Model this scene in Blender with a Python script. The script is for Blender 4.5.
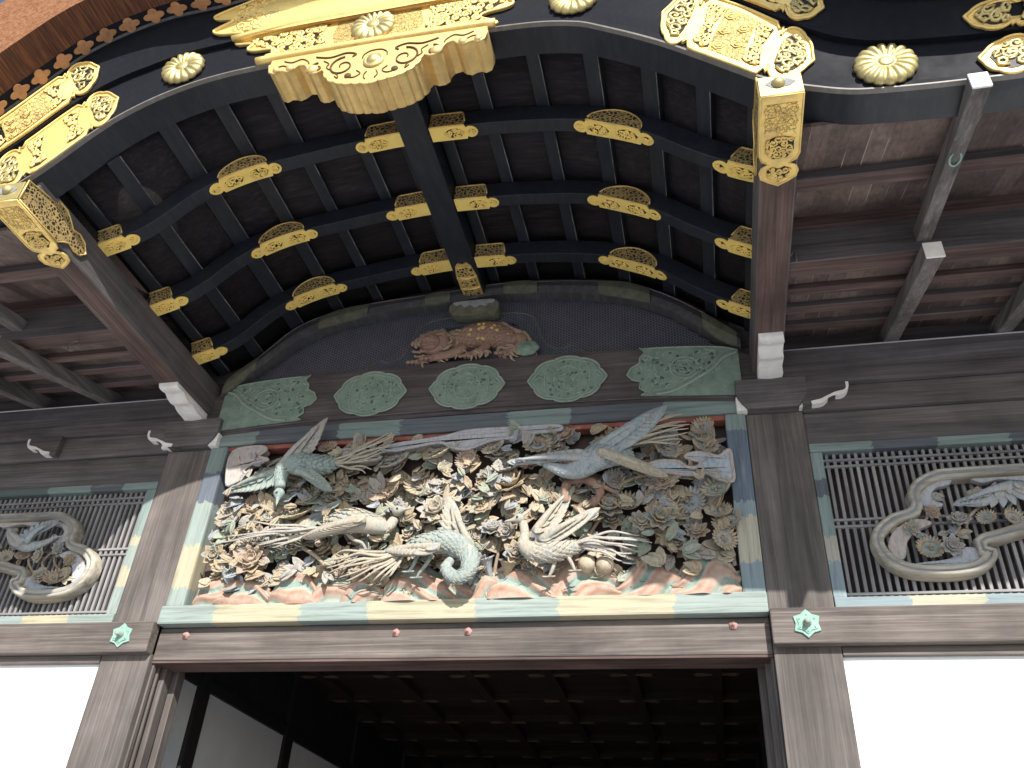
import bpy, bmesh, math, random
import numpy as np
from mathutils import Vector, Matrix
from mathutils.geometry import tessellate_polygon

for o in list(bpy.data.objects):
    bpy.data.objects.remove(o, do_unlink=True)
SC = bpy.context.scene
COL = SC.collection
rnd = random.Random(7)
PI = math.pi

# ------------------------------------------------------------------ camera
cd = bpy.data.cameras.new("camera")
cam = bpy.data.objects.new("camera", cd)
COL.objects.link(cam)
CR = Vector((0.97683546, 0.20679213, 0.05504081))
CU = Vector((0.07406915, -0.56804812, 0.81965547))
CF = Vector((-0.20076413, 0.79659171, 0.57020647))
mw = Matrix((CR, CU, -CF)).transposed().to_4x4()
mw.translation = Vector((1.71749, -5.33792, 0.60162))
cam.matrix_world = mw
cd.sensor_width = 36.0
cd.lens = 857.43 / 1024 * 36
cd.clip_start = 0.05
cd.clip_end = 4000
SC.camera = cam

# ------------------------------------------------------------------ light
SUNDIR = Vector((-0.91, 2.42, -1.59)).normalized()      # direction the light travels
world = bpy.data.worlds.new("World")
SC.world = world
world.use_nodes = True
wn = world.node_tree.nodes
wl = world.node_tree.links
bg = wn.get("Background") or wn.new("ShaderNodeBackground")
sky = wn.new("ShaderNodeTexSky")
sky.sky_type = 'NISHITA'
sky.sun_disc = False
sky.sun_elevation = math.radians(31.6)
sky.sun_rotation = math.radians(159.4)
sky.air_density = 1.0
sky.dust_density = 0.6
wl.new(sky.outputs[0], bg.inputs[0])
bg.inputs[1].default_value = 0.125
sd = bpy.data.lights.new("sun", 'SUN')
sd.energy = 5.0
sd.angle = math.radians(0.5)
sd.color = (1.0, 0.96, 0.90)
so = bpy.data.objects.new("sun", sd)
COL.objects.link(so)
so.rotation_euler = SUNDIR.to_track_quat('-Z', 'Y').to_euler()
so.location = (5, -14, 10)
SC.view_settings.view_transform = 'Standard'
SC.view_settings.look = 'None'
SC.view_settings.gamma = 1
SC.view_settings.exposure = 0.5
SC.view_settings.use_curve_mapping = False
SC.render.engine = 'CYCLES'
SC.cycles.max_bounces = 8
SC.cycles.diffuse_bounces = 5

# ------------------------------------------------------------------ node helpers
def new_mat(name):
    m = bpy.data.materials.new(name)
    m.use_nodes = True
    nt = m.node_tree
    b = nt.nodes.get("Principled BSDF")
    return m, nt, b

def N(nt, t, **kw):
    n = nt.nodes.new(t)
    for k, v in kw.items():
        if k in ('inputs',):
            for a, b in v.items():
                n.inputs[a].default_value = b
        else:
            setattr(n, k, v)
    return n

def ramp(nt, stops, interp='LINEAR'):
    r = nt.nodes.new("ShaderNodeValToRGB")
    cr = r.color_ramp
    cr.interpolation = interp
    while len(cr.elements) < len(stops):
        cr.elements.new(0.5)
    for e, (p, c) in zip(cr.elements, stops):
        e.position = p
        e.color = (c[0], c[1], c[2], 1) if not isinstance(c, (int, float)) else (c, c, c, 1)
    return r

def coords(nt, scale, rand=True):
    tc = N(nt, "ShaderNodeTexCoord")
    mp = N(nt, "ShaderNodeMapping")
    mp.inputs['Scale'].default_value = scale
    if rand:
        oi = N(nt, "ShaderNodeObjectInfo")
        mu = N(nt, "ShaderNodeVectorMath", operation='SCALE')
        cx = N(nt, "ShaderNodeCombineXYZ", inputs={0: 13.1, 1: 7.7, 2: 4.3})
        nt.links.new(cx.outputs[0], mu.inputs[0])
        nt.links.new(oi.outputs['Random'], mu.inputs['Scale'])
        ad = N(nt, "ShaderNodeVectorMath", operation='ADD')
        nt.links.new(tc.outputs['Object'], ad.inputs[0])
        nt.links.new(mu.outputs[0], ad.inputs[1])
        nt.links.new(ad.outputs[0], mp.inputs['Vector'])
    else:
        nt.links.new(tc.outputs['Object'], mp.inputs['Vector'])
    return mp.outputs[0]

def noise(nt, vec, scale=1, detail=6, rough=.6, dist=0):
    n = N(nt, "ShaderNodeTexNoise")
    n.inputs['Scale'].default_value = scale
    n.inputs['Detail'].default_value = detail
    n.inputs['Roughness'].default_value = rough
    n.inputs['Distortion'].default_value = dist
    if vec is not None:
        nt.links.new(vec, n.inputs['Vector'])
    return n.outputs['Fac']

def mixc(nt, fac, a, b, mode='MIX'):
    m = N(nt, "ShaderNodeMix", data_type='RGBA', blend_type=mode)
    for sock, v in ((m.inputs[0], fac), (m.inputs[6], a), (m.inputs[7], b)):
        if isinstance(v, (int, float)):
            sock.default_value = v
        elif isinstance(v, (tuple, list)):
            sock.default_value = (v[0], v[1], v[2], 1)
        else:
            nt.links.new(v, sock)
    return m.outputs[2]

def bump(nt, b, h, strength=.3, dist=.01):
    bp = N(nt, "ShaderNodeBump")
    bp.inputs['Strength'].default_value = strength
    bp.inputs['Distance'].default_value = dist
    nt.links.new(h, bp.inputs['Height'])
    nt.links.new(bp.outputs[0], b.inputs['Normal'])

def wood(name, axis, dark, mid, light, rough=.75, streak=.35, bstr=.35, fine=55, spec=.3):
    m, nt, b = new_mat(name)
    lo, hi = 1.3, fine
    sc = [hi, hi, hi]
    sc[axis] = lo
    v = coords(nt, sc)
    n1 = noise(nt, v, 1, 7, .65, .4)
    sc2 = [7, 7, 7]
    sc2[axis] = .6
    v2 = coords(nt, sc2)
    n2 = noise(nt, v2, 1, 5, .6, 1.2)
    v3 = coords(nt, (2.2, 2.2, 2.2))
    n3 = noise(nt, v3, 1, 4, .6)
    r1 = ramp(nt, [(.30, dark), (.52, mid), (.70, light)])
    nt.links.new(n1, r1.inputs[0])
    r2 = ramp(nt, [(.30, .55), (.55, 1.0), (.75, 1.25)])
    nt.links.new(n2, r2.inputs[0])
    c = mixc(nt, 1.0, r1.outputs[0], r2.outputs[0], 'MULTIPLY')
    r3 = ramp(nt, [(.35, .72), (.6, 1.1)])
    nt.links.new(n3, r3.inputs[0])
    c = mixc(nt, .8, c, r3.outputs[0], 'MULTIPLY')
    # pale weathered fibres
    sc4 = [hi * 1.6] * 3
    sc4[axis] = .9
    n4 = noise(nt, coords(nt, sc4), 1, 3, .5, .2)
    r4 = ramp(nt, [(.60, 0.0), (.74, streak)])
    nt.links.new(n4, r4.inputs[0])
    c = mixc(nt, r4.outputs[0], c, tuple(min(1, x * 1.9) for x in light))
    nt.links.new(c, b.inputs['Base Color'])
    b.inputs['Roughness'].default_value = rough
    b.inputs['Specular IOR Level'].default_value = spec
    bump(nt, b, n1, bstr, .006)
    return m

def planks(name, seam_axis, width, dark, light, seam):
    """old boards side by side along Y with pale worn joints"""
    m, nt, b = new_mat(name)
    v = coords(nt, (45, 2.0, 45))
    n1 = noise(nt, v, 1, 6, .6, .3)
    tc = N(nt, "ShaderNodeTexCoord")
    sp = N(nt, "ShaderNodeSeparateXYZ")
    nt.links.new(tc.outputs['Object'], sp.inputs[0])
    dv = N(nt, "ShaderNodeMath", operation='DIVIDE', inputs={1: width})
    nt.links.new(sp.outputs[seam_axis], dv.inputs[0])
    fl = N(nt, "ShaderNodeMath", operation='FLOOR')
    nt.links.new(dv.outputs[0], fl.inputs[0])
    wnz = N(nt, "ShaderNodeTexWhiteNoise", noise_dimensions='1D')
    nt.links.new(fl.outputs[0], wnz.inputs['W'])
    fr = N(nt, "ShaderNodeMath", operation='FRACT')
    nt.links.new(dv.outputs[0], fr.inputs[0])
    r1 = ramp(nt, [(.3, dark), (.7, light)])
    nt.links.new(n1, r1.inputs[0])
    rv = ramp(nt, [(0, .6), (1, 1.35)])
    nt.links.new(wnz.outputs['Value'], rv.inputs[0])
    c = mixc(nt, 1, r1.outputs[0], rv.outputs[0], 'MULTIPLY')
    n3 = noise(nt, coords(nt, (2.5, 2.5, 2.5)), 1, 5, .6)
    r3 = ramp(nt, [(.35, .6), (.65, 1.25)])
    nt.links.new(n3, r3.inputs[0])
    c = mixc(nt, 1, c, r3.outputs[0], 'MULTIPLY')
    ls = N(nt, "ShaderNodeMath", operation='LESS_THAN', inputs={1: .05})
    nt.links.new(fr.outputs[0], ls.inputs[0])
    nb = noise(nt, coords(nt, (4, 1.6, 4)), 1, 3, .6)
    rb = ramp(nt, [(.52, 0), (.66, .8)])
    nt.links.new(nb, rb.inputs[0])
    ml = N(nt, "ShaderNodeMath", operation='MULTIPLY')
    nt.links.new(ls.outputs[0], ml.inputs[0])
    nt.links.new(rb.outputs[0], ml.inputs[1])
    c = mixc(nt, ml.outputs[0], c, seam)
    nt.links.new(c, b.inputs['Base Color'])
    b.inputs['Roughness'].default_value = .7
    bump(nt, b, n1, .3, .005)
    return m

def lacquer(name, col, rough=.3, rough2=.55, dust=.06):
    m, nt, b = new_mat(name)
    n = noise(nt, coords(nt, (3, 3, 3)), 1, 6, .65, .3)
    n2 = noise(nt, coords(nt, (28, 6, 28)), 1, 5, .6)
    r = ramp(nt, [(.3, rough), (.7, rough2)])
    nt.links.new(n, r.inputs[0])
    nt.links.new(r.outputs[0], b.inputs['Roughness'])
    rc = ramp(nt, [(.45, 0), (.75, dust)])
    nt.links.new(n2, rc.inputs[0])
    c = mixc(nt, rc.outputs[0], col, (.35, .33, .30))
    nt.links.new(c, b.inputs['Base Color'])
    b.inputs['Specular IOR Level'].default_value = .38
    bump(nt, b, n, .08, .02)
    return m

def gold(name, mode='plain', base=(.92, .69, .26), dull=(.70, .53, .22), rough=.48, metal=.78, scale=1.0):
    m, nt, b = new_mat(name)
    n = noise(nt, coords(nt, (9, 9, 9)), 1, 6, .65)
    r = ramp(nt, [(.32, dull), (.55, base), (.8, tuple(min(1, x * 1.08) for x in base))])
    nt.links.new(n, r.inputs[0])
    c = r.outputs[0]
    b.inputs['Metallic'].default_value = metal
    rr = ramp(nt, [(.3, rough + .18), (.7, rough)])
    nt.links.new(n, rr.inputs[0])
    nt.links.new(rr.outputs[0], b.inputs['Roughness'])
    if mode == 'plain':
        n2 = noise(nt, coords(nt, (60, 60, 60)), 1, 4, .6)
        bump(nt, b, n2, .25, .004)
    else:
        vor = N(nt, "ShaderNodeTexVoronoi", feature='DISTANCE_TO_EDGE')
        v = coords(nt, (26 * scale,) * 3)
        nz = N(nt, "ShaderNodeTexNoise")
        nz.inputs['Scale'].default_value = .9
        nt.links.new(v, nz.inputs['Vector'])
        ad = N(nt, "ShaderNodeVectorMath", operation='MULTIPLY_ADD')
        ad.inputs[1].default_value = (1.1, 1.1, 1.1)
        nt.links.new(nz.outputs['Color'], ad.inputs[0])
        nt.links.new(v, ad.inputs[2])
        nt.links.new(ad.outputs[0], vor.inputs['Vector'])
        vor.inputs['Scale'].default_value = 1
        if mode == 'open':        # pierced scrollwork, dark ground showing in the holes
            rk = ramp(nt, [(.13, 0), (.19, 1)])
            nt.links.new(vor.outputs['Distance'], rk.inputs[0])
            c = mixc(nt, rk.outputs[0], c, (.02, .017, .015))
            inv = N(nt, "ShaderNodeMath", operation='MULTIPLY_ADD', inputs={1: -metal, 2: metal})
            nt.links.new(rk.outputs[0], inv.inputs[0])
            nt.links.new(inv.outputs[0], b.inputs['Metallic'])
            bump(nt, b, rk.outputs[0], .6, -.006)
        else:                     # chased ground
            rk = ramp(nt, [(.03, 0), (.10, 1)])
            nt.links.new(vor.outputs['Distance'], rk.inputs[0])
            inv = ramp(nt, [(0, .45), (1, 1.0)])
            nt.links.new(rk.outputs[0], inv.inputs[0])
            c = mixc(nt, 1, c, inv.outputs[0], 'MULTIPLY')
            bump(nt, b, rk.outputs[0], .5, .005)
    nt.links.new(c, b.inputs['Base Color'])
    return m

def simple(name, stops, scale=6, rough=.8, bstr=.2, bd=.006, spec=.3, dist=.5, anis=None, metal=0):
    m, nt, b = new_mat(name)
    s = (scale,) * 3 if anis is None else anis
    n = noise(nt, coords(nt, s), 1, 7, .65, dist)
    r = ramp(nt, stops)
    nt.links.new(n, r.inputs[0])
    nt.links.new(r.outputs[0], b.inputs['Base Color'])
    b.inputs['Roughness'].default_value = rough
    b.inputs['Specular IOR Level'].default_value = spec
    b.inputs['Metallic'].default_value = metal
    if bstr:
        n2 = noise(nt, coords(nt, tuple(x * 5 for x in s)), 1, 5, .6)
        bump(nt, b, n2, bstr, bd)
    return m

def banded(name, axis, lo, hi, bands, worn=.45, grain=None):
    """old paint in lengths of different colour with ragged ends: bands = [(start, colour), ...] in metres"""
    m, nt, b = new_mat(name)
    tc = N(nt, "ShaderNodeTexCoord")
    sp = N(nt, "ShaderNodeSeparateXYZ")
    nt.links.new(tc.outputs['Object'], sp.inputs[0])
    nz = noise(nt, coords(nt, (14, 14, 30) if axis == 0 else (30, 14, 14), False), 1, 5, .65)
    ma = N(nt, "ShaderNodeMath", operation='MULTIPLY_ADD', inputs={1: .16, 2: -.08})
    nt.links.new(nz, ma.inputs[0])
    ad = N(nt, "ShaderNodeMath", operation='ADD')
    nt.links.new(sp.outputs[axis], ad.inputs[0])
    nt.links.new(ma.outputs[0], ad.inputs[1])
    mr = N(nt, "ShaderNodeMapRange", inputs={1: lo, 2: hi})
    nt.links.new(ad.outputs[0], mr.inputs[0])
    st = [((max(p, lo) - lo) / (hi - lo), c) for p, c in bands]
    r = ramp(nt, st, 'CONSTANT')
    nt.links.new(mr.outputs[0], r.inputs[0])
    g = (2, 40, 40) if axis == 0 else (40, 40, 2)
    n1 = noise(nt, coords(nt, g, False), 1, 6, .65, .5)
    r1 = ramp(nt, [(.3, .62), (.5, 1), (.75, 1.25)])
    nt.links.new(n1, r1.inputs[0])
    c = mixc(nt, 1, r.outputs[0], r1.outputs[0], 'MULTIPLY')
    n2 = noise(nt, coords(nt, tuple(x * .22 for x in g), False), 1, 6, .7, .8)
    r2 = ramp(nt, [(.56, 0), (.72, worn)])
    nt.links.new(n2, r2.inputs[0])
    c = mixc(nt, r2.outputs[0], c, (.42, .39, .33))
    nt.links.new(c, b.inputs['Base Color'])
    b.inputs['Roughness'].default_value = .8
    bump(nt, b, n1, .3, .005)
    return m

# ------------------------------------------------------------------ materials
M = {}
WD = dict(dark=(.098, .080, .070), mid=(.142, .119, .106), light=(.208, .182, .165))
for ax, nm in enumerate('xyz'):
    M['wood_' + nm] = wood('weathered_wood_' + nm, ax, **WD) if ax != 2 else wood('post_wood', 2, (.108, .091, .083), (.142, .122, .112), (.186, .165, .153), streak=.10, fine=85, bstr=.25)
    M['dark_' + nm] = wood('dark_wood_' + nm, ax, (.092, .078, .079), (.135, .118, .119), (.180, .162, .162), streak=.12)
    M['bar_' + nm] = wood('lattice_wood_' + nm, ax, (.20, .19, .19), (.27, .26, .26), (.35, .34, .335), streak=.12)
    M['grey_' + nm] = wood('grey_wood_' + nm, ax, (.11, .098, .092), (.175, .158, .15), (.26, .24, .225), streak=.2)
    M['brown_' + nm] = wood('brown_beam_' + nm, ax, (.060, .047, .046), (.094, .077, .076), (.135, .115, .113), streak=.12)
    M['red_' + nm] = wood('red_wood_' + nm, ax, (.080, .052, .046), (.132, .086, .075), (.19, .132, .118), streak=.1)
M['eave'] = planks('eave_boards', 0, .105, (.100, .070, .060), (.19, .138, .118), (.44, .39, .35))
M['vault'] = wood('vault_boards', 0, (.008, .007, .009), (.018, .014, .016), (.036, .028, .029), streak=.10, fine=36)
M['lacq'] = lacquer('black_lacquer', (.0135, .0165, .024), .34, .55, .04)
M['lacq_worn'] = lacquer('worn_black_lacquer', (.060, .057, .060), .45, .65, .16)
M['gold'] = gold('gilt_copper')
M['lacq_front'] = lacquer('matt_black_lacquer', (.0075, .0085, .013), .52, .75, .012)
M['lacq_front'].node_tree.nodes['Principled BSDF'].inputs['Specular IOR Level'].default_value = .14
M['bead'] = lacquer('edge_bead_gleam', (.16, .145, .13), .3, .5, .3)  # pale base colour stands in for sun reflected off the bead
M['gold_fit'] = gold('gilt_rib_fitting', 'plain', (1.0, .74, .21), (.90, .64, .20), .42, .3)
M['gold_ch'] = gold('chased_gilt', 'chased', scale=1.5)
M['gold_field'] = gold('chased_field_gilt', 'chased', (.62, .45, .17), (.40, .30, .12), .5, .7, 1.5)
M['gold_op'] = gold('pierced_gilt', 'open', scale=.62)
M['gold_op2'] = gold('pierced_gilt_fine', 'open', scale=1.25)
M['gold_pale'] = gold('pale_gilt', 'plain', (.60, .49, .22), (.40, .34, .17), .40, .75)
M['gold_dull'] = gold('dull_pierced_gilt', 'open', (.66, .47, .19), (.42, .30, .13), .5, .45, 1.5)
M['gold_lit'] = gold('gilt_pendant', 'plain', (.80, .58, .24), (.66, .46, .19), .46, .70)
M['ink'] = simple('engraved_line', [(.3, (.07, .045, .02)), (.7, (.12, .075, .035))], 20, .7, 0)
M['black'] = simple('black_ground', [(.3, (.012, .012, .014)), (.7, (.022, .021, .023))], 20, .5, 0)
M['verd'] = simple('verdigris_copper', [(.28, (.12, .17, .145)), (.46, (.185, .25, .20)), (.6, (.225, .29, .23)), (.78, (.29, .34, .27))], 11, .75, .5, .01)
M['verd_hi'] = simple('verdigris_raised', [(.3, (.22, .285, .23)), (.7, (.34, .395, .325))], 16, .7, .3)
M['verd_lo'] = simple('verdigris_recess', [(.3, (.055, .105, .095)), (.7, (.12, .19, .17))], 16, .8, .3)
M['mint'] = simple('pale_verdigris', [(.3, (.20, .34, .29)), (.6, (.28, .44, .37)), (.8, (.36, .50, .43))], 14, .7, .3)
M['olive'] = simple('olive_verdigris', [(.3, (.085, .088, .065)), (.6, (.15, .15, .105)), (.8, (.21, .20, .14))], 14, .75, .4)
M['white'] = simple('white_shell_paint', [(.22, (.40, .35, .29)), (.36, (.78, .74, .68)), (.65, (.88, .86, .82))], 11, .85, .5, .01)
M['plaster'] = simple('white_plaster', [(.3, (.80, .80, .79)), (.7, (.86, .86, .85))], 2, .9, .05)
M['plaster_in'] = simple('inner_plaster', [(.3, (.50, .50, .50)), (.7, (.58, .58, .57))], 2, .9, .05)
M['bark'] = simple('cypress_bark_cut', [(.28, (.045, .022, .017)), (.5, (.15, .065, .038)), (.68, (.33, .13, .055)), (.82, (.46, .24, .12))], 6, .9, .8, .02, anis=(85, 3.0, 85))
M['bark_end'] = simple('cypress_bark_ends', [(.3, (.17, .07, .032)), (.5, (.37, .16, .07)), (.7, (.52, .27, .14))], 55, .9, .9, .02)
M['void'] = simple('dark_backing', [(.3, (.075, .053, .048)), (.7, (.12, .088, .08))], 8, .9, 0)
M['net'] = simple('wire_net', [(.3, (.11, .145, .22)), (.7, (.17, .205, .29))], 8, .55, 0)
M['redbar'] = simple('faded_red_paint', [(.3, (.22, .07, .05)), (.6, (.36, .12, .09)), (.8, (.42, .25, .2))], 14, .85, .2)
M['pink'] = simple('pink_iron', [(.3, (.35, .17, .15)), (.7, (.5, .30, .27))], 30, .7, .2)
M['gravel'] = simple('pale_gravel', [(.3, (.40, .40, .41)), (.55, (.48, .48, .49)), (.8, (.55, .55, .555))], 30, .95, .8, .02)
M['edge_glint'] = simple('lacquer_edge_glint', [(.35, (.03, .03, .032)), (.52, (.16, .155, .15)), (.7, (.34, .33, .31))], 5, .5, 0)  # pale tones paint the light caught by lacquered batten edges
M['ring'] = simple('old_iron', [(.3, (.10, .11, .11)), (.7, (.2, .22, .22))], 20, .6, .2)
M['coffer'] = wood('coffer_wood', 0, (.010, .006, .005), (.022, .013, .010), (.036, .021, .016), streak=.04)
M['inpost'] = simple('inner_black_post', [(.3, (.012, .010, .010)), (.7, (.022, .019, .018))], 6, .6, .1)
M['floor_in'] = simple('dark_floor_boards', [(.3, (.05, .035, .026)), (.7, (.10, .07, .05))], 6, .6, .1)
M['stud'] = gold('tarnished_stud', 'plain', (.50, .26, .12), (.30, .16, .09), .5, .5)
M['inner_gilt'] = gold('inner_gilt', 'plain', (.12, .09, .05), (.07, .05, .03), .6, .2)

def carved(name, tones, patch, patch_amt=.6, spots=None):
    """bare pale carved wood with what is left of its paint; each carving takes its own tone"""
    m, nt, b = new_mat(name)
    oi = N(nt, "ShaderNodeObjectInfo")
    k = len(tones)
    rt = ramp(nt, [(i / k, t) for i, t in enumerate(tones)], 'CONSTANT')
    nt.links.new(oi.outputs['Random'], rt.inputs[0])
    n = noise(nt, coords(nt, (13, 13, 13)), 1, 7, .68, .6)
    rp = ramp(nt, [(.50, 0), (.62, patch_amt)])
    nt.links.new(n, rp.inputs[0])
    wnz = N(nt, "ShaderNodeTexWhiteNoise", noise_dimensions='1D')
    nt.links.new(oi.outputs['Random'], wnz.inputs['W'])
    k2 = len(patch)
    rq = ramp(nt, [(i / k2, t) for i, t in enumerate(patch)], 'CONSTANT')
    nt.links.new(wnz.outputs['Value'], rq.inputs[0])
    c = mixc(nt, rp.outputs[0], rt.outputs[0], rq.outputs[0])
    n2 = noise(nt, coords(nt, (60, 60, 25)), 1, 6, .65)
    r2 = ramp(nt, [(.3, .70), (.52, 1.0), (.75, 1.15)])
    nt.links.new(n2, r2.inputs[0])
    c = mixc(nt, 1, c, r2.outputs[0], 'MULTIPLY')
    nt.links.new(c, b.inputs['Base Color'])
    b.inputs['Roughness'].default_value = .85
    b.inputs['Specular IOR Level'].default_value = .25
    bump(nt, b, n2, .35, .006)
    return m

CREAM = (.45, .385, .285); TAN = (.395, .32, .225); SAND = (.43, .36, .255); GREY = (.375, .35, .315); OCHRE = (.43, .31, .18)
BLUEG = (.33, .345, .36); TEAL = (.29, .345, .32); GREEN = (.31, .345, .27); ORANGE = (.46, .28, .19); PALE = (.41, .37, .30); BROWN = (.30, .22, .16)
M['flower'] = carved('carved_flower', [CREAM, TAN, SAND, CREAM, GREY, TAN, (.41, .31, .24)], [BLUEG, OCHRE, ORANGE, GREY, ORANGE, BLUEG, GREEN], .5)
M['dish'] = carved('flower_heart', [BLUEG, TEAL, GREY, BLUEG, TAN], [TAN, GREEN, GREY], .5)
M['leaf'] = carved('carved_leaf', [SAND, GREY, CREAM, GREEN, TAN, BLUEG], [GREEN, TEAL, OCHRE, GREY], .6)
M['stem'] = carved('carved_stem', [TAN, BROWN, GREY], [GREY, OCHRE], .4)
M['cloud'] = carved('carved_cloud', [(.44, .43, .44), (.45, .40, .37), (.41, .43, .46)], [(.31, .40, .48), (.46, .36, .3), (.45, .43, .46)], .6)
M['bird_pale'] = carved('bird_plumage_pale', [PALE, (.39, .35, .28)], [(.29, .335, .335), (.37, .29, .21)], .7)
M['bird_teal'] = carved('bird_plumage_teal', [(.30, .355, .325), (.30, .345, .32)], [(.38, .36, .30), (.24, .32, .315)], .8)
M['bird_blue'] = carved('bird_plumage_blue', [(.36, .38, .39), (.35, .37, .375)], [(.25, .345, .36), (.42, .37, .28)], .8)
M['tail'] = carved('tail_feathers', [(.42, .375, .295), (.40, .365, .31), (.39, .37, .34)], [GREY, CREAM], .5)
M['beast'] = carved('beast_hide', [(.31, .195, .145)], [(.22, .15, .12)], .7)
M['mane'] = carved('beast_mane', [(.34, .25, .18)], [(.40, .31, .22)], .6)
M['beast_spot'] = simple('beast_spots', [(.3, (.55, .36, .14)), (.7, (.65, .46, .2))], 20, .7, .2)
M['cart'] = wood('painted_moulding', 0, (.29, .255, .20), (.43, .39, .315), (.54, .50, .43), streak=.25, fine=18)
M['cartgrey'] = simple('moulding_grey_paint', [(.3, (.19, .20, .22)), (.7, (.30, .31, .31))], 12, .85, .3)

def paintattr(name):
    m, nt, b = new_mat(name)
    at = N(nt, "ShaderNodeAttribute", attribute_name='paint')
    n2 = noise(nt, coords(nt, (18, 18, 18)), 1, 6, .65)
    r2 = ramp(nt, [(.3, .68), (.55, 1.0), (.75, 1.15)])
    nt.links.new(n2, r2.inputs[0])
    c = mixc(nt, 1, at.outputs['Color'], r2.outputs[0], 'MULTIPLY')
    n3 = noise(nt, coords(nt, (7, 7, 7)), 1, 5, .65)
    r3 = ramp(nt, [(.5, 0), (.66, .55)])
    nt.links.new(n3, r3.inputs[0])
    c = mixc(nt, r3.outputs[0], c, (.40, .35, .285))
    nt.links.new(c, b.inputs['Base Color'])
    b.inputs['Roughness'].default_value = .85
    bump(nt, b, n2, .35, .008)
    return m
M['rockpaint'] = paintattr('painted_rock')
def rockmat():
    m, nt, b = new_mat('carved_rock')
    v = coords(nt, (1, 1, 1))
    w = N(nt, "ShaderNodeTexWave", wave_type='BANDS', bands_direction='DIAGONAL')
    w.inputs['Scale'].default_value = 1.7
    w.inputs['Distortion'].default_value = 9
    w.inputs['Detail'].default_value = 2
    w.inputs['Detail Scale'].default_value = 1.6
    nt.links.new(v, w.inputs['Vector'])
    r = ramp(nt, [(.05, (.30, .41, .36)), (.25, (.40, .46, .40)), (.42, (.55, .50, .43)), (.62, (.54, .42, .35)), (.82, (.50, .31, .22)), (.97, (.47, .26, .17))])
    nt.links.new(w.outputs['Fac'], r.inputs[0])
    n2 = noise(nt, coords(nt, (18, 18, 18)), 1, 6, .65)
    r2 = ramp(nt, [(.3, .7), (.55, 1.0), (.75, 1.15)])
    nt.links.new(n2, r2.inputs[0])
    c = mixc(nt, 1, r.outputs[0], r2.outputs[0], 'MULTIPLY')
    nt.links.new(c, b.inputs['Base Color'])
    b.inputs['Roughness'].default_value = .85
    bump(nt, b, n2, .3, .008)
    return m
M['rock'] = rockmat()

# ------------------------------------------------------------------ mesh helpers
ORG = {}

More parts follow.
